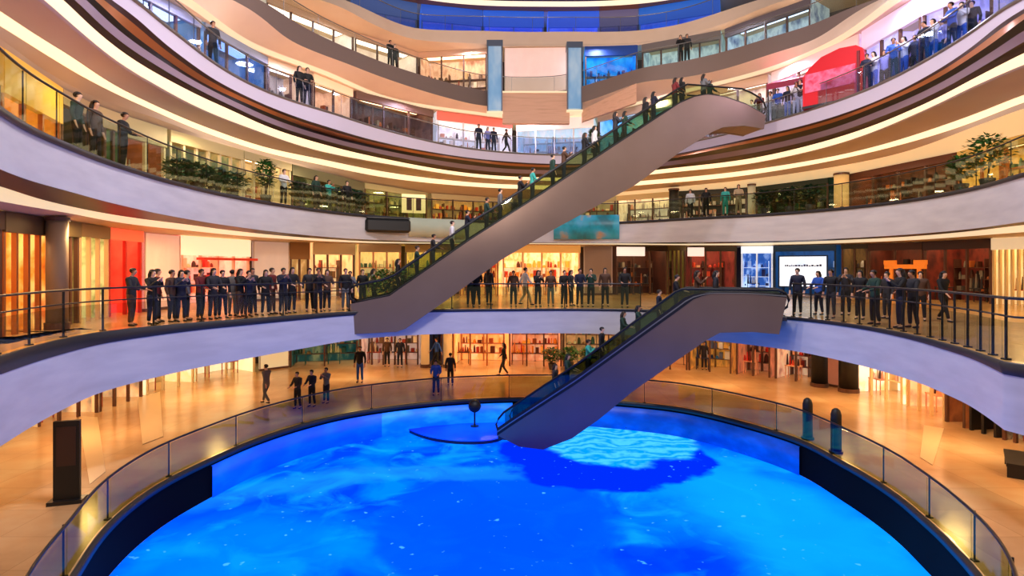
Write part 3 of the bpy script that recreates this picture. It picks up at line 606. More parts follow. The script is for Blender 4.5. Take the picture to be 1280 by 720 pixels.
# ------------------------------------------------------------------ escalators
def vplane(P0, P1):
    P0 = Vector((P0[0],P0[1])); P1 = Vector((P1[0],P1[1])); u = (P1-P0).normalized()
    def f(px, py):
        k = (px-640)/F          # x = k*y ; point P0 + s*u
        s = (k*P0.y-P0.x)/(u.x-k*u.y); q = P0+u*s; return s, (HY-py)/F*q.y + CAMZ
    return P0, u, f
def escalator(label, P0, P1, top, bot, width, walk, gdark, zcap):
    """top/bot: outline of the near cladding (view coordinates); walk: polyline (s,z offset) derived from top"""
    P0v, u, f = vplane(P0, P1); n = Vector((-u.y, u.x))      # n points away from the viewer
    root = empty('escalator', (P0v.x, P0v.y, f(*top[0])[1]), math.atan2(u.y, u.x)); tag(root, label, 'escalator')
    base = Vector((0,0,root.location.z))
    def L3(s, y, z): return (s, y, z-base.z)
    tp = [f(*p) for p in top]; bt = [f(*p) for p in bot]
    poly = tp + bt[::-1]
    def ztop(s):
        return float(np.interp(s, [a for a,_ in tp], [b for _,b in tp]))
    s0, s1 = tp[0][0], tp[-1][0]; drop = walk
    def wk(s): return min(ztop(s)-drop, zcap+CAMZ)
    def rl(s): return max(wk(s)+1.0, ztop(s)+.04)
    def side(y0, y1, name):
        mb = MB(); N = len(poly)
        vs = [L3(s,y0,z) for s,z in poly] + [L3(s,y1,z) for s,z in poly]
        mb.add(vs, [tuple(range(N)), tuple(range(N,2*N))[::-1]] + [(i,(i+1)%N,N+(i+1)%N,N+i) for i in range(N)])
        o = mb.build(name, M_cladL if zcap == Z1 else M_clad, root)
        bm = bmesh.new(); bm.from_mesh(o.data); bmesh.ops.triangulate(bm, faces=[q for q in bm.faces if len(q.verts) > 4]); bm.to_mesh(o.data); bm.free()
    side(0, .14, 'side_cladding'); side(width-.14, width, 'side_cladding')
    if zcap == Z1:
        q = [s_ for s_ in np.linspace(s0+.02, s1-.02, 40)]
        for nm, zz0, zz1, yy, mm in (('skirt_band', .0, .3, -.02, M_rubber), ('light_line', .13, .16, -.035, M_steel)):
            mb = MB(); vs = []
            for w_ in q:
                k_ = min(1, max(0, (rl(w_)-ztop(w_)-.1)/.5)); vs += [L3(w_,yy,ztop(w_)+zz0*k_-.03), L3(w_,.06,ztop(w_)+zz0*k_-.03), L3(w_,.06,ztop(w_)+zz1*k_), L3(w_,yy,ztop(w_)+zz1*k_)]
            mb.add(vs, [(j*4+q_, j*4+(q_+1)%4, j*4+4+(q_+1)%4, j*4+4+q_) for j in range(39) for q_ in range(4)]+[(0,1,2,3),(159,158,157,156)]); mb.build(nm, mm, root)
    # underside
    mb = MB(); N = len(bt); vs = [L3(s,.14,z+.02) for s,z in bt] + [L3(s,width-.14,z+.02) for s,z in bt]
    mb.add(vs, [(i,i+1,N+i+1,N+i) for i in range(N-1)]); mb.build('underside', M_clad, root)
    # walking surface: follow the top line lowered a little
    s0, s1 = tp[0][0], tp[-1][0]; mb = MB(); s = s0; st = .4; pts = []
    while s < s1-st: pts.append((s, s+st, wk(s+st/2))); s += st
    pts.append((s, s1, pts[-1][2]))
    for i,(a,b,z) in enumerate(pts):
        zn = pts[i-1][2] if i else z-.02
        mb.box(a, b, .14, width-.14, min(zn,z)-.12, z)
    mb.build('steps', M_step, root)
    # balustrades
    for y in (.07, width-.07):
        S = list(np.linspace(s0+.35, s1-.25, 40)); vs = []
        for q in S: vs += [L3(q,y-.012,ztop(q)-.02), L3(q,y+.012,ztop(q)-.02), L3(q,y+.012,rl(q)-.04), L3(q,y-.012,rl(q)-.04)]
        mb = MB(); mb.add([v for v in vs], [(j*4+q, j*4+(q+1)%4, j*4+4+(q+1)%4, j*4+4+q) for j in range(39) for q in range(4)]); mb.build('glass_balustrade', gdark, root)
        loop = [L3(s0+.25,y,ztop(s0)+.05), L3(s0+.02,y,ztop(s0)+.2), L3(s0-.06,y,ztop(s0)+.45), L3(s0+.05,y,ztop(s0)+.7)]
        loop += [L3(q,y,rl(q)) for q in np.linspace(s0+.3, s1-.3, 40)]
        loop += [L3(s1-.05,y,rl(s1)-.1), L3(s1+.06,y,rl(s1)-.35), L3(s1,y,rl(s1)-.6), L3(s1-.2,y,rl(s1)-.75)]
        mb = MB(); mb.tube(loop, .045, 8); mb.build('handrail', M_rubber, root, smooth=True)
        mb = MB(); mb.tube([L3(q,y,ztop(q)+.03) for q in np.linspace(s0+.1, s1-.1, 40)], .05, 6); mb.build('skirt_rail', M_rubber, root, smooth=True)
    mb = MB(); mb.box(s0, s0+.5, .14, width-.14, pts[0][2]-base.z*0-.0, pts[0][2]+.02) if False else None
    def pos(s, y):   # world position on the steps
        for a,b,z in pts:
            if a <= s < b: break
        q = P0v+u*s+n*y; return Vector((q.x,q.y,z))
    for o in root.children: pass
    st = [o for o in root.children if o.name.startswith('steps')][0]
    for v in st.data.vertices: v.co.z -= base.z
    return root, f, pos, s0, s1, u, n
topU = [(438,380),(487,370),(510,354),(588,300),(682,240),(766,184),(850,129),(868,121),(884,118),(905,121),(934,131),(957,144)]
botU = [(440,418),(495,415),(507,411),(560,374),(628,324),(690,288),(756,252),(793,232),(850,190),(890,165),(904,159),(930,157),(955,161)]
escU = escalator('long taupe escalator rising from the first balcony at left to the third balcony at right', (-6.7,24.0), (12.55,28.5), topU, botU, 1.7, .25, M_gG, Z3)
topL = [(621,544),(640,531),(722,478),(786,432),(850,386),(870,371),(890,366),(934,366),(984,371)]
botL = [(666,567),(715,548),(749,524),(790,490),(850,448),(885,424),(900,416),(940,415),(974,418)]
escL = escalator('shorter escalator climbing from the blue display pit to the first balcony', (-.66,24.9), (10.0,20.6), topL, botL, 1.7, .22, glass('glass_smoke',(190,205,185),.05), Z1)

# low landing platform in the pit at the escalator foot
zt = Wz(-7.42); u_, n_ = escL[5], escL[6]; P0v = Vector((-.66,24.9))
f0 = P0v+u_*.05; f1 = f0+n_*1.7
pl = [(f0.x,f0.y),(f0.x-1.6,f0.y-.2),(f0.x-3.2,f0.y+.5),(f0.x-4.6,f0.y+2.2),(-4.9,27.0),(-3.9,27.4),(-.6,27.7),(.5,27.6),(f1.x,f1.y)]
for _ in range(2): pl = [(a[0]*w1+b[0]*(1-w1), a[1]*w1+b[1]*(1-w1)) for a, b in zip(pl, pl[1:]+pl[:1]) for w1 in (.75,.25)]
zl = Wz(ZP)+.004; n = len(pl)
rp = empty('entry_platform', (-2.5,26,zl)); tag(rp,'low blue walkway platform leading to the foot of the short escalator','platform')
def slab(name, z0, z1, grow, m):
    cx_ = sum(p[0] for p in pl)/n; cy_ = sum(p[1] for p in pl)/n
    q = [(cx_+(x-cx_)*grow, cy_+(y-cy_)*grow) for x,y in pl]; mb = MB(); vs = [(x,y,z0) for x,y in q]+[(x,y,z1) for x,y in q]
    mb.add(vs, [tuple(range(n))[::-1], tuple(range(n,2*n))] + [(i,(i+1)%n,n+(i+1)%n,n+i) for i in range(n)]); return mb.build(name, m, rp, True)
slab('base', zl, zt-.04, .985, mat('platform_side', (8,16,70), .5))
slab('deck', zt-.04, zt, 1.0, noisy('platform_display_glow',[(10,30,190),(0,60,225),(0,80,240)],.5,.4,es=.75))  # the display's blue light on the deck is put in as glow

# ------------------------------------------------------------------ blue glass piers and the wood bridge front (upper centre)
def pier(pxa, pxb, ytop, ybot, d, label):
    xa, xb = (pxa-640)/F*d, (pxb-640)/F*d; zt = (HY-ytop)/F*d+CAMZ; zb = (HY-ybot)/F*d+CAMZ
    root = empty('glass_pier', ((xa+xb)/2, d+.4, zb)); tag(root, label, 'pier')
    mb = MB(); mb.box(xa+.06, xb-.06, d+.05, d+.85, zb+.1, zt-.35); mb.build('glazed_shaft', noisy('pier_glass',[(90,140,190),(120,165,205),(170,195,215)],.7,.15,es=.35,stretch=(1,1,.5)), root, True)
    for x in (xa, xb-.08):
        mb = MB(); mb.box(x, x+.08, d, d+.9, zb, zt); mb.build('edge_frame', mat('pier_frame',(100,110,130),.3,.5), root, True)
    mb = MB(); mb.box(xa-.03, xb+.03, d-.03, d+.93, zt-.4, zt); mb.build('cap', mat('pier_frame'), root, True)
    mb = MB(); mb.box(xa-.03, xb+.03, d-.03, d+.93, zb-.12, zb); mb.build('base', M_cream2, root, True)
pier(609,628,50,139,39.6,'left blue glass pier hanging between the fifth and third balconies')
pier(709,728,52,137,39.6,'right blue glass pier hanging between the fifth and third balconies')
d = 39.9; x0,x1 = (628-640)/F*d, (712-640)/F*d
bf = empty('bridge_front', ((x0+x1)/2, d+.3, Wz((HY-155)/F*d))); tag(bf,'tan wood panelled bridge front between the two blue glass piers','bridge')
mb = MB(); mb.box(x0,x1,d,d+.5,(HY-154)/F*d+CAMZ,(HY-116)/F*d+CAMZ); mb.build('wood_panel', noisy('bridge_wood',[(222,172,142),(230,182,152),(212,162,132)],1.2,.5,stretch=(.3,1,6)), bf, True)
mb = MB(); mb.box(x0,x1,d-.05,d+.55,(HY-116)/F*d+CAMZ,(HY-114)/F*d+CAMZ); mb.build('top_edge', M_cream2, bf, True)
# wing of the bridge at right
mb = MB(); q = [((728-640)/F*39.9,39.9),((796-640)/F*35.5,35.6)]
vs = [(q[0][0],q[0][1],(HY-152)/F*39.9+CAMZ),(q[0][0],q[0][1],(HY-137)/F*39.9+CAMZ),(q[1][0],q[1][1],(HY-104)/F*35.6+CAMZ),(q[1][0],q[1][1],(HY-128)/F*35.6+CAMZ)]
vs += [(x,y+.4,z) for x,y,z in vs]
mb.add(vs,[(0,1,2,3),(4,7,6,5),(0,4,5,1),(1,5,6,2),(2,6,7,3),(3,7,4,0)]); mb.build('slanting_panel', MC['bridge_wood'], bf, True)

# ------------------------------------------------------------------ people
def skin_mesh(name, V, E, R, root=0, sub=1):
    me = bpy.data.meshes.new(name); me.from_pydata(V, E, [])
    o = bpy.data.objects.new(name, me); col.objects.link(o)
    md = o.modifiers.new('s','SKIN'); md.use_smooth_shade = True
    for i, r in enumerate(R): me.skin_vertices[0].data[i].radius = r if isinstance(r, tuple) else (r, r)
    me.skin_vertices[0].data[root].use_root = True
    if sub: m2 = o.modifiers.new('u','SUBSURF'); m2.levels = m2.render_levels = sub
    dg = bpy.context.evaluated_depsgraph_get(); dg.update(); res = bpy.data.meshes.new_from_object(o.evaluated_get(dg)); res.name = name
    bpy.data.objects.remove(o); return res
ARMS = {'rail': (((.24,.1,1.16),(.17,.36,1.1)), ((-.24,.1,1.16),(-.17,.36,1.1))),
        'stand': (((.25,-.02,1.14),(.25,.06,.9)), ((-.25,-.02,1.14),(-.25,.06,.9))),
        'phone': (((.23,.16,1.2),(.07,.34,1.42)), ((-.23,.16,1.2),(-.05,.34,1.4))),
        'walk': (((.25,.12,1.16),(.23,.3,.98)), ((-.25,-.14,1.16),(-.25,-.2,.92)))}
LEGS = {'rail': (((.1,.03,.5),(.12,0,.09)), ((-.1,.0,.5),(-.12,-.06,.09))), 'stand': (((.1,.02,.5),(.11,0,.09)), ((-.1,.02,.5),(-.12,.03,.09))),
        'phone': (((.1,.02,.5),(.12,0,.09)), ((-.1,.02,.5),(-.1,.0,.09))), 'walk': (((.09,.16,.52),(.09,.26,.1)), ((-.09,.02,.5),(-.09,-.24,.14)))}
HEADTILT = {'rail': .05, 'stand': .02, 'phone': .03, 'walk': .03}
def figure(pose):
    A, Lg = ARMS[pose], LEGS[pose]; t = HEADTILT[pose]
    V = [(0,0,.96),(0,0,1.1),(0,.01,1.3),(0,0,1.42),(0,.01,1.52),(0,.02+t,1.585),(0,.01+t,1.66),(0,0+t,1.72),(0,.115+t,1.635)]
    R = [(.13,.095),(.105,.08),(.13,.09),(.09,.065),.05,(.062,.075),(.075,.095),(.045,.06),.012]
    E = [(0,1),(1,2),(2,3),(3,4),(4,5),(5,6),(6,7),(6,8)]
    hands = []
    for s, (el, wr) in zip((1,-1), A):
        i = len(V); V.append((s*.165,0,1.41)); R.append(.048); E.append((3,i)); V.append(el); R.append(.044); E.append((i,i+1)); V.append(wr); R.append(.028); E.append((i+1,i+2))
        d = (Vector(wr)-Vector(el)).normalized(); hp = Vector(wr)+d*.07; V.append(tuple(hp)); R.append((.034,.018)); E.append((i+2,i+3))
        sd = Vector((s,0,0)); sd = (sd-d*sd.dot(d)).normalized()
        for k, (o_, ln) in enumerate(((-.027,.07),(-.009,.08),(.009,.075),(.027,.06))):
            j = len(V); p1 = hp+sd*o_+d*.03; V.append(tuple(p1)); R.append(.010); E.append((i+3,j)); p2 = p1+d*ln*.8+Vector((0,.012,-.018)); V.append(tuple(p2)); R.append(.007); E.append((j,j+1))
        j = len(V); p1 = Vector(wr)+d*.03-sd*.035; V.append(tuple(p1)); R.append(.011); E.append((i+2,j)); V.append(tuple(p1+d*.05-sd*.012)); R.append(.008); E.append((j,j+1))
    for s, (kn, an) in zip((1,-1), Lg):
        i = len(V); V += [(s*.09,0,.88), kn, an, (an[0],an[1]+.14,an[2]-.05)]; R += [.085,.055,.036,(.035,.025)]; E += [(0,i),(i,i+1),(i+1,i+2),(i+2,i+3)]
    body = skin_mesh('body', V, E, R)
    # jacket
    V2 = [(0,0,.83),(0,0,.97),(0,0,1.12),(0,.01,1.3),(0,0,1.43),(0,0,1.53)]; R2 = [(.17,.135),(.175,.135),(.155,.12),(.19,.135),(.145,.105),(.072,.07)]; E2 = [(0,1),(1,2),(2,3),(3,4),(4,5)]
    for s, (el, wr) in zip((1,-1), A):
        i = len(V2); V2 += [(s*.18,0,1.42), el, tuple(Vector(el)+(Vector(wr)-Vector(el))*.93)]; R2 += [.075,.058,.042]; E2 += [(4,i),(i,i+1),(i+1,i+2)]
    jacket = skin_mesh('jacket', V2, E2, R2)
    V3 = [(0,0,1.04),(0,0,.92)]; R3 = [(.15,.115),(.155,.12)]; E3 = [(0,1)]
    for s, (kn, an) in zip((1,-1), Lg):
        i = len(V3); V3 += [(s*.09,0,.84), kn, (an[0],an[1],an[2]+.02)]; R3 += [.1,.072,.055]; E3 += [(1,i),(i,i+1),(i+1,i+2)]
    trousers = skin_mesh('trousers', V3, E3, R3)
    sh = []
    for s, (kn, an) in zip((1,-1), Lg):
        sh.append(skin_mesh('shoe', [(an[0],an[1]-.05,an[2]-.045),(an[0],an[1]+.03,an[2]-.04),(an[0],an[1]+.17,an[2]-.055)], [(0,1),(1,2)], [(.04,.045),(.045,.045),(.042,.03)]))
    # hair: cap, and a longer version
    def hair(long):
        mb = MB(); mb.ball((0,-.01+t,1.675),(.09,.108,.088),14)
        if long: mb.tube([(0,-.05+t,1.69),(0,-.075+t,1.58),(0,-.085+t,1.46),(0,-.08+t,1.38)], [.07,.088,.08,.04], 12)
        o = mb.build('hair', None); me = o.data; bpy.data.objects.remove(o)
        bm = bmesh.new(); bm.from_mesh(me)
        bmesh.ops.delete(bm, geom=[v for v in bm.verts if v.co.y > .035+t and v.co.z < 1.685], context='VERTS'); bm.to_mesh(me); bm.free()
        me.polygons.foreach_set('use_smooth', [True]*len(me.polygons)); return me
    return dict(body=body, jacket=jacket, trousers=trousers, shoe=sh, hair=(hair(False), hair(True)))
FIG = {p: figure(p) for p in ARMS}
CLO = {'black': (14,14,18), 'navy': (20,26,52), 'charcoal': (40,40,46), 'dark red': (110,26,30), 'white': (225,225,228), 'grey': (110,112,116), 'brown': (84,56,40), 'blue': (40,90,190), 'pink': (220,120,120), 'beige': (200,176,140), 'dark green': (26,60,48), 'turquoise': (60,180,170), 'red': (200,30,30), 'lilac': (150,150,215)}
SKIN = [(224,172,140),(196,140,108),(236,190,160)]
for me in [m for f in FIG.values() for m in (f['body'], f['jacket'], f['trousers'], *f['shoe'], *f['hair'])]:
    me.materials.clear(); me.materials.append(M_black)
npers = [0]
def person(loc, rz, pose, top, bottom, label, group, h=1.0, longhair=False):
    f = FIG[pose]; root = empty('person', loc, rz); tag(root, label, 'person', group); root.scale = (h,h,h)
    npers[0] += 1; i = npers[0]
    def part(nm, me, m, par=None):
        o = bpy.data.objects.new(nm, me); col.objects.link(o); o.parent = par or root; o.material_slots[0].link = 'OBJECT'; o.material_slots[0].material = m; return o
    bd = part('body', f['body'], mat('skin_%d' % (i % 3), SKIN[i % 3], .5)); part('jacket', f['jacket'], mat('cloth_'+top, CLO[top], .75)); part('trousers', f['trousers'], mat('cloth_'+bottom, CLO[bottom], .75))
    for s in f['shoe']: part('shoe', s, mat('shoe_dark', (20,18,18), .5))
    part('hair', f['hair'][1 if longhair else 0], mat('hair_%d' % (i % 2), ((16,12,12),(34,22,16))[i % 2], .6), bd); return root
ORD = ['first','second','third','fourth','fifth','sixth','seventh','eighth','ninth','tenth','eleventh','twelfth','thirteenth','fourteenth','fifteenth','sixteenth','seventeenth','eighteenth','nineteenth','twentieth','twenty-first','twenty-second']
def crowd(c, zf, lst, where, group, inward=True):
    rnd = random.Random(len(lst)*31+int(zf*10)); lst = sorted(lst, key=lambda t: t[0])
    for k, (px, off, pose, top, bot, *rest) in enumerate(lst):
        a = c.at(px, off); q = c.p(a, off); q.z = Wz(zf)
        fx, fy = (CX-q.x, CY-q.y); turn = rest[0] if rest else 0; h = rest[1] if len(rest) > 1 else rnd.uniform(.95,1.05)
        rz = math.atan2(fy, fx)-PI/2+turn+rnd.uniform(-.4,.4)
        person(q, rz, pose, top, bot, 'person in %s and %s, %s from left %s' % (top, bot, ORD[k], where), group, h, k % 3 == 1)
crowd(T1, Z1, [(162,.55,'rail','charcoal','brown'),(189,.5,'phone','black','navy'),(196,.9,'stand','dark red','black',.5),(214,.6,'stand','brown','charcoal'),(226,.5,'phone','navy','navy'),(232,.9,'stand','grey','black',.8),(247,.6,'rail','dark red','black'),(266,.5,'rail','charcoal','charcoal'),(275,.7,'stand','black','navy'),(288,1.2,'stand','grey','grey',2),(297,.6,'phone','black','brown'),(309,.45,'phone','navy','black'),(315,.9,'stand','charcoal','black'),(329,.6,'rail','black','black'),(339,.9,'stand','dark red','brown',.5),(354,.5,'phone','navy','charcoal'),(363,.8,'rail','black','black'),(384,1.0,'stand','charcoal','black'),(397,.5,'phone','black','navy'),(408,.8,'rail','brown','black'),(429,.5,'stand','black','grey'),(436,.8,'phone','grey','black')],'at left railing, first balcony','crowd at the left railing of the first balcony')
crowd(T1, Z1, [(585,1.2,'stand','dark green','black'),(594,.8,'rail','black','black'),(610,2.5,'stand','charcoal','black',2),(641,1.2,'stand','brown','charcoal'),(655,2,'walk','white','beige',1.5),(672,1.0,'phone','black','black'),(688,1.4,'stand','brown','grey'),(704,1.0,'rail','black','black'),(712,1.6,'stand','charcoal','black',1),(724,.8,'rail','navy','black'),(738,1.0,'phone','dark green','black'),(756,1.3,'stand','brown','black'),(780,.8,'rail','black','charcoal'),(452,1.5,'stand','black','charcoal'),(463,2.2,'walk','grey','black',1.2)],'at back railing, first balcony','people at the back of the first balcony')
crowd(T1, Z1, [(996,.6,'stand','navy','black'),(1022,1.6,'rail','blue','navy'),(1038,.8,'stand','black','charcoal'),(1056,2.4,'phone','charcoal','black'),(1075,1.4,'stand','black','black'),(1092,.5,'rail','dark green','black'),(1108,2.6,'stand','charcoal','charcoal'),(1124,.5,'phone','black','navy'),(1141,1.0,'rail','charcoal','black'),(1150,3.0,'stand','brown','black',1),(1176,3.5,'walk','black','black',1.5)],'at right railing, first balcony','people along the right railing of the first balcony')
crowd(A3, Z3, [(371,.4,'stand','black','black',0,1.05),(382,.4,'rail','black','navy',0,1.08),(264,.5,'stand','charcoal','black'),(597,.8,'stand','navy','black'),(607,.8,'stand','lilac','navy'),(615,.8,'stand','navy','navy'),(632,.7,'walk','brown','black',1.5)],'on third balcony, left half','people on the third balcony left')
crowd(A3, Z3, [(938,.8,'stand','white','navy'),(948,.5,'phone','dark red','black'),(962,.9,'stand','white','white'),(972,.5,'rail','blue','navy'),(982,.6,'stand','navy','blue'),(992,.5,'phone','white','white'),(1000,.6,'stand','navy','white'),(1008,.4,'rail','white','navy')],'just left of the red kiosk','people beside the red kiosk')
crowd(A3, Z3, [(1080+i*12,.45+.4*(i%3),['rail','phone','stand'][i%3],['navy','white','lilac','blue','white','navy'][i%6],['navy','blue','black'][i%3]) for i in range(12)],'just right of the red kiosk','people behind the glass right of the red kiosk')
crowd(T4, Z4, [(486,.5,'rail','black','black'),(492,.8,'stand','charcoal','black'),(850,.5,'phone','black','black'),(857,.5,'stand','charcoal','black')],'on the fourth balcony','people on the fourth balcony')
crowd(T2, Z2, [(118,.8,'stand','brown','black'),(152,.5,'rail','black','black'),(96,.6,'stand','dark green','black'),(352,.7,'rail','white','black'),(392,.7,'stand','dark green','black'),(410,.7,'phone','turquoise','dark green'),(432,.7,'stand','black','black'),(862,.7,'stand','white','black'),(880,.7,'stand','black','black'),(905,.7,'stand','turquoise','turquoise'),(921,.7,'rail','beige','beige')],'on the second balcony','people on the second balcony')
def gperson(px, py, pose, top, bot, label, turn=0, h=1.0, lh=False):
    x, y = plan(px, py, ZG); return person((x,y,0), turn, pose, top, bot, label, 'people on the ground floor', h, lh)
gperson(450,478,'stand','black','blue','tall person in black top and blue trousers near the teal front, ground floor',PI,1.15)
gperson(333,505,'walk','grey','grey','person in grey walking on the pale floor left of the teal front',1.2,1.05)
gperson(630,470,'walk','black','charcoal','person in black walking before the glowing orange shop on the ground floor',1.4,1.1,True)
gperson(78,622,'stand','black','black','person in black beside the dark notice post, left edge of the ground floor',2.5,1.0)
gperson(484,458,'stand','brown','black','person in brown before the rust doors on the ground floor',PI,1.05)
gperson(500,459,'stand','navy','navy','person in navy before the rust doors on the ground floor',PI,1.05)
gperson(546,460,'walk','blue','black','person in blue at the doorway between two cream columns',2,1.1)
gperson(563,482,'stand','charcoal','black','person in charcoal behind the pit railing near the cream columns',0,1.0)
gperson(880,462,'stand','navy','navy','person in navy at the shop right of the short escalator',PI,1.0)
gperson(545,494,'rail','blue','navy','person in blue leaning on the back of the pit railing',PI,1.0)
gperson(390,508,'rail','navy','black','person in navy leaning on the pit railing at left of back',PI-.3,.95)
gperson(372,511,'rail','charcoal','black','person in charcoal leaning on the pit railing, outermost on the left',PI-.3,.95)
gperson(408,504,'phone','grey','navy','person in grey leaning on the pit railing with phone raised',PI-.3,.95)
# riders
def rider(es, fr, y, pose, top, bot, label, group, down=False):
    root, f, pos, s0, s1, u, n = es; s = s0+(s1-s0)*fr; q = pos(s, y); rz = math.atan2(u.y,u.x)-PI/2+(PI if down else 0)
    person(q+Vector((0,0,.0)), rz, pose, top, bot, label, group, .97, fr*100 % 2 < 1)
cols = ['black','dark green','charcoal','white','navy','dark green','grey','black','turquoise','dark green','brown','black','white','charcoal','dark green','black','navy','dark red','black','grey','dark green']
for i in range(21):
    rider(escU, .1+.039*i, .45 if i % 2 else 1.15, ['stand','phone','rail'][i % 3], cols[i], ['black','navy','charcoal'][i % 3], 'person in %s top riding the long escalator, %s from its foot' % (cols[i], ORD[i]), 'riders on the long escalator')
for i in range(10):
    rider(escL, .2+.065*i, .5 if i % 2 else 1.15, ['stand','rail','phone'][i % 3], cols[(i*3+2) % 16], 'black', 'person in %s top riding the short escalator, %s from its foot' % (cols[(i*3+2) % 16], ORD[i]), 'riders on the short escalator')

# ------------------------------------------------------------------ other things
def plant(loc, h, w, label, leafc=(40,84,36), pot=True, seed=1):
    rnd = random.Random(seed); root = empty('potted_plant', loc); tag(root, label, 'plant')
    if pot: mb = MB(); mb.tube([(0,0,0),(0,0,.05),(0,0,.4),(0,0,.42)], [.16,.18,.26,.24], 14); mb.build('pot', mat('pot',(70,60,50),.5), root, smooth=True)
    mb = MB()
    for i in range(5): a = rnd.uniform(0,6.28); mb.tube([(0,0,.35),(.1*math.cos(a),.1*math.sin(a),h*.5),(w*.3*math.cos(a),w*.3*math.sin(a),h*.8)], [.03,.02,.01], 5)
    mb.build('stem', mat('stem',(80,60,36),.7), root)
    mb = MB()
    for i in range(520):
        a = rnd.uniform(0,6.28); z = rnd.uniform(.42,1)*h; rr = w*.5*math.sin(PI*min(1,(z/h-.35)/.68))**.6*rnd.uniform(.3,1) if z/h > .36 else .1
        c = Vector((rr*math.cos(a), rr*math.sin(a), z)); d = Vector((math.cos(a+rnd.uniform(-1,1)), math.sin(a+rnd.uniform(-1,1)), rnd.uniform(-.5,.6))).normalized()*rnd.uniform(.14,.26); sd = d.cross(Vector((0,0,1))).normalized()*.07
        mb.add([c, c+d*.5+sd, c+d, c+d*.5-sd], [(0,1,2,3)])
    mb.build('foliage', noisy('leaf_%d' % sum(leafc), [leafc, tuple(min(255,int(v*1.6)) for v in leafc)], 4, .5), root)
def onc(c, px, off, zf): q = c.p(c.at(px,off), off); q.z = Wz(zf); return q
plant(onc(T2,1232,1.2,Z2), 2.0, 1.5, 'bushy green plant behind the second balcony railing at right', seed=2)
plant(onc(T2,1200,1.2,Z2), 1.5, 1.0, 'smaller green plant left of the bushy one on the second balcony', seed=3)
plant(onc(T2,330,1.0,Z2), 2.0, .9, 'tall dark green plant before the cream columned shopfront', seed=4)
for i,(px,py,lb) in enumerate([(690,462,'leftmost of three green plants at the back of the ground floor'),(712,461,'middle of three green plants at the back of the ground floor'),(736,461,'rightmost of three green plants at the back of the ground floor')]):
    x,y = plan(px,py,ZG); plant((x,y,0), 1.3, 1.3, lb, seed=10+i)
for i,(px,lb) in enumerate([(500,'green plant left of the long escalator on the first balcony'),(530,'green plant half behind the long escalator on the first balcony'),(478,'low green plant nearest the foot of the long escalator')]):
    plant(onc(T1,px,1.5,Z1), 1.7, 1.4, lb, (70,96,40), seed=20+i)
plant(onc(A3,742,.9,Z3), 1.8, .9, 'green plant on the third balcony where the long escalator passes', (70,80,30), seed=30)
for k, px in enumerate((222,244,268,288)):
    plant(onc(T2,px,1.3,Z2), 1.15, 1.2, 'low green plant, %s from left of four before the cream lamp shop' % ORD[k], (46,84,60), seed=40+k)
for k, px in enumerate((374,398,422,444)):
    plant(onc(T2,px,1.4,Z2), 1.4, 1.2, 'dark green plant, %s from left of four before the dark green glazed shop' % ORD[k], (22,60,50), seed=50+k)
for k, px in enumerate((955,984,1012)):
    plant(onc(T2,px,1.4,Z2), 1.4, 1.3, 'dark plant, %s from left of three before the bottle green shop' % ORD[k], (22,54,36), seed=60+k)
# red kiosk on the third balcony
q = onc(A3,1043,.95,Z3); a = A3.at(1043,.95); rk = empty('red_kiosk', q, -math.radians(a)); tag(rk,'red rounded kiosk with a pink glazed front standing on the third balcony','kiosk')
M_red = mat('kiosk_red',(205,14,30),.35,emit=(200,10,30),es=.25)
w2 = 1.35; pr = [(-w2,0),(-w2,1.55),(-w2+.25,1.9),(-.5,2.35),(.3,2.55),(w2-.35,2.5),(w2-.08,2.3),(w2,2.0),(w2,0)]
mb = MB(); n = len(pr); mb.add([(x,-.6,z) for x,z in pr]+[(x,.6,z) for x,z in pr], [tuple(range(n))[::-1],tuple(range(n,2*n))]+[(i,(i+1)%n,n+(i+1)%n,n+i) for i in range(n)]); mb.build('shell', M_red, rk)
mb = MB(); mb.box(-w2+.12,w2-.35,-.66,-.6,.75,1.65); mb.build('window_pane', noisy('kiosk_pane',[(225,60,90),(235,110,140),(200,30,60)],2,.2,es=.35), rk)
mb = MB(); mb.box(w2-.3,w2-.18,-.66,-.6,.1,2.2); mb.build('front_trim', mat('kiosk_dark',(120,10,24),.4), rk)
mb = MB(); mb.box(-w2-.02,w2+.02,-.64,.64,0,.12); mb.build('base', M_dark, rk)
q = onc(A3,990,1.4,Z3); a = A3.at(990,1.4); rk = empty('awning_stall', q, -math.radians(a)); tag(rk,'stall with a dark magenta awning between the escalator head and the red kiosk','stall')
mb = MB(); mb.add([(-1.2,-.8,2.0),(1.2,-.8,2.0),(1.2,.6,2.5),(-1.2,.6,2.5),(-1.2,-.8,1.7),(1.2,-.8,1.7),(-1.2,-.77,1.7),(1.2,-.77,1.7),(1.2,.6,2.44),(-1.2,.6,2.44)],[(0,1,2,3),(0,4,5,1),(6,7,8,9)]); mb.build('awning', mat('awning_mag',(140,16,56),.5,emit=(140,10,50),es=.15), rk)
for x in (-1.15,1.15):
    for y in (-.7,.55): mb = MB(); mb.tube([(x,y,0),(x,y,2.0 if y < 0 else 2.42)], .03, 8); mb.build('post', M_rail, rk)
mb = MB(); mb.box(-1.1,1.1,-.3,.3,0,.9); mb.build('counter', mat('cloth_navy'), rk)
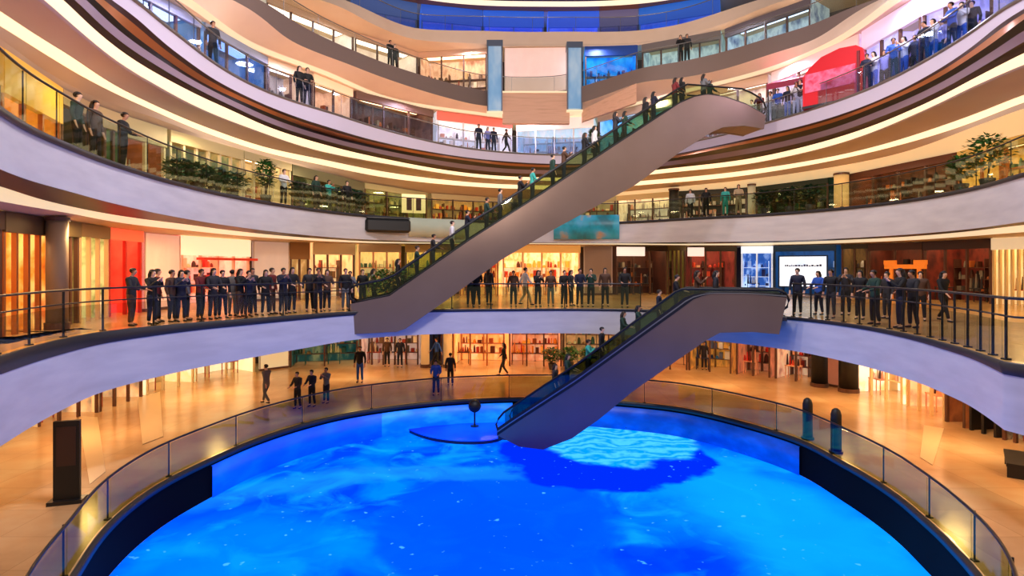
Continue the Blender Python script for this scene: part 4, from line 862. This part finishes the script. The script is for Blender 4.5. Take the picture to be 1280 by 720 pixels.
# lit sign and black box on the second balcony
q = onc(T2,516,.9,Z2); a = T2.at(516,.9); r = empty('lit_sign', q, -math.radians(a)); tag(r,'cream glowing sign frame with two dark doors shapes, second balcony behind the railing','sign')
mb = MB(); mb.box(-.7,.7,-.06,.06,.35,1.45); mb.build('lit_face', mat('sign_cream',(255,225,160),.5,emit=(255,215,140),es=.8), r)
for x in (-.28,.28): mb = MB(); mb.box(x-.15,x+.15,-.1,-.06,.5,1.25); mb.build('dark_panel', mat('sign_dark',(90,40,20),.5), r)
for x in (-.6,.6): mb = MB(); mb.tube([(x,0,0),(x,0,.35)],.03,8); mb.build('foot', M_rail, r)
q = T2.p(T2.at(482),-.35,-.75); a = T2.at(482); r = empty('black_projector_box', q, -math.radians(a)); tag(r,'black box fixed to the second balcony front near the long escalator','box')
mb = MB(); mb.box(-1.25,1.25,-.3,.3,-.2,.55); o = mb.build('housing', M_rubber, r); o.modifiers.new('b','BEVEL').width = .12
mb = MB(); mb.box(-1.2,1.2,-.24,.24,.56,.62); mb.build('lid', M_dark, r)
# teal mural on the second-balcony front, right of the long escalator
a0, a1 = T2.at(690), T2.at(772)
o = loft('mural_panel', [cp(T2,-.12,.4), cp(T2,-.16,.4), cp(T2,-.16,-1.1), cp(T2,-.12,-1.1)], a0, a1, noisy('mural',[(40,110,120),(30,150,170),(70,160,190),(190,150,110)],.9,.4,es=.12), step=.5)
tag(o,'teal and turquoise picture panel on the second balcony front beside the long escalator','panel')
a0, a1 = T2.at(507), T2.at(580)
o = loft('glass_front_panel', [cp(T2,-.1,-.02), cp(T2,-.14,-.02), cp(T2,-.14,-1.1), cp(T2,-.1,-1.1)], a0, a1, noisy('grn_front',[(170,180,160),(186,192,172)],.7,.2), step=.5)
tag(o,'pale grey green glass panel on the second balcony front right of the black box','panel')
# ground: notice post, bollards, round lamp in pit, oval floor mark
x,y = plan(84,628,ZG); r = empty('notice_post', (x,y,0), .3); tag(r,'tall dark notice post left on the ground floor','post')
mb = MB(); mb.box(-.3,.3,-.06,.06,.1,2.2); mb.build('panel', M_rubber, r); mb = MB(); mb.box(-.4,.4,-.2,.2,0,.1); mb.build('base', M_rail, r); mb = MB(); mb.box(-.22,.22,-.075,-.06,1.0,2.05); mb.build('poster', mat('poster_dk',(60,36,30),.5), r)
for px, lb in ((1008,'left of two dark rounded posts rising by the pit railing'),(1045,'right of two dark rounded posts rising by the pit railing')):
    q = onc(T0,px,.35,ZG); r = empty('bollard', q); tag(r, lb, 'post')
    mb = MB(); mb.tube([(0,0,.08),(0,0,1.3),(0,0,1.45),(0,0,1.52)], [.17,.17,.13,.05], 16); mb.build('shaft', mat('bollard',(16,17,16),.5), r, smooth=True)
    mb = MB(); mb.tube([(0,0,0),(0,0,.08)], .22, 16); mb.build('foot', M_rail, r)
x,y = -1.75, 27.0; r = empty('round_lamp', (x,y,zt)); tag(r,'dark ball shaped lamp on a short stand on the blue platform','lamp')
mb = MB(); mb.tube([(0,0,0),(0,0,.7)],.04,8); mb.build('stand', M_rail, r); mb = MB(); mb.ball((0,0,.95),.3,16); mb.build('ball', M_rubber, r, smooth=True); mb = MB(); mb.tube([(0,0,0),(0,0,.04)],.2,14); mb.build('foot', M_rail, r)
# dark lower plinth objects near right edge on ground floor
x,y = plan(1272,590,ZG); r = empty('display_bench', (x,y,0), .9); tag(r,'low black bench at the right edge of the ground floor','bench')
mb = MB(); mb.box(-.9,.9,-.3,.3,.35,.45); mb.build('seat', M_rubber, r)
for s in (-.75,.75): mb = MB(); mb.box(s-.05,s+.05,-.28,.28,0,.35); mb.build('leg', M_rail, r)
# cream-fronted inlay band on the ground floor (paler stone)
def inlay(pts, lb):
    mb = MB(); P = [plan(a,b,ZG) for a,b in pts]; n = len(P); mb.add([(x,y,.004) for x,y in P]+[(x,y,.02) for x,y in P], [tuple(range(n))[::-1],tuple(range(n,2*n))]+[(i,(i+1)%n,n+(i+1)%n,n+i) for i in range(n)])
    return tag(mb.build('floor_inlay', mat('pale_stone',(226,200,156),.3)), lb, 'floor inlay')
inlay([(98,520),(122,522),(132,590),(112,606)],'pale stone strip set in the ground floor near the left notice post')
inlay([(172,497),(200,490),(204,546),(178,556)],'pale stone strip set in the ground floor, second from left')
inlay([(1155,532),(1180,536),(1166,582),(1150,572)],'pale stone strip set in the ground floor at right')

# ------------------------------------------------------------------ lights: ceiling lamps of the galleries, then added fill spots
def lamp(name, loc, rot, size, e, c):
    L = bpy.data.lights.new(name, 'AREA'); L.shape = 'DISK'; L.size = size; L.energy = e; L.color = lin(c); o = bpy.data.objects.new(name, L); col.objects.link(o); o.location = loc; o.rotation_euler = rot; return o
for c, Sx, zc, e, c3, angs in ((T0,S0,-3.12,165,(255,200,138),range(-110,121,20)), (T1,S1,1.42,120,(255,200,130),range(-100,111,21)), (T2,S2,5.6,70,(255,226,180),range(-100,91,21)), (A3,S3,10.9,190,(235,225,255),range(-80,81,20)), (T4,S4,15.7,170,(235,235,255),range(-50,51,20))):
    for a in angs:
        ra = (c.r(a)*.35+Sx.r(a)*.65); t = math.radians(a)
        lamp('ceiling_lamp', (CX+ra*math.sin(t), CY+ra*math.cos(t), Wz(zc)), (0,0,0), .8, e, c3)
for a in (0, 45, 90, 135, 180, 225, 270, 315):  # added spots, no fittings there, brightening the balcony fronts opposite
    t = math.radians(a); L = bpy.data.lights.new('added_fill_spot', 'SPOT'); L.energy = 12500; L.color = lin((240,230,240)); L.spot_size = math.radians(62); L.spot_blend = 1; L.shadow_soft_size = .8
    o = bpy.data.objects.new('added_fill_spot', L); col.objects.link(o); o.location = (CX+9*math.sin(t), CY+9*math.cos(t), Wz(27))
    d = Vector((CX-14*math.sin(t), CY-14*math.cos(t), Wz(1)))-o.location; o.rotation_euler = d.to_track_quat('-Z','Y').to_euler()
for a, e in ((100,9000), (140,12000), (180,14000), (220,12000), (260,9000)):  # more added spots, hung in mid-air to brighten the upper back levels
    t = math.radians(a); L = bpy.data.lights.new('added_fill_spot', 'SPOT'); L.energy = e; L.color = lin((255,232,218)); L.spot_size = math.radians(64); L.spot_blend = 1; L.shadow_soft_size = .8
    o = bpy.data.objects.new('added_fill_spot', L); col.objects.link(o); o.location = (CX+11*math.sin(t), CY+11*math.cos(t), Wz(6))
    d = Vector((CX-22*math.sin(t), CY-22*math.cos(t), Wz(14)))-o.location; o.rotation_euler = d.to_track_quat('-Z','Y').to_euler()
w = bpy.data.worlds.new('World'); sc.world = w; w.use_nodes = True
w.node_tree.nodes['Background'].inputs[0].default_value = (*lin((222,212,208)),1); w.node_tree.nodes['Background'].inputs[1].default_value = .5

cam = bpy.data.cameras.new('Camera'); co = bpy.data.objects.new('Camera', cam); col.objects.link(co)
co.location = (0,0,CAMZ); co.rotation_euler = (PI/2,0,0); cam.sensor_width = 36; cam.lens = 36*F/1280; cam.shift_y = -(360-HY)/1280; cam.clip_end = 300
sc.camera = co
sc.view_settings.view_transform = 'Standard'; sc.view_settings.look = 'None'; sc.view_settings.gamma = 1; sc.view_settings.exposure = 0; sc.view_settings.use_curve_mapping = False
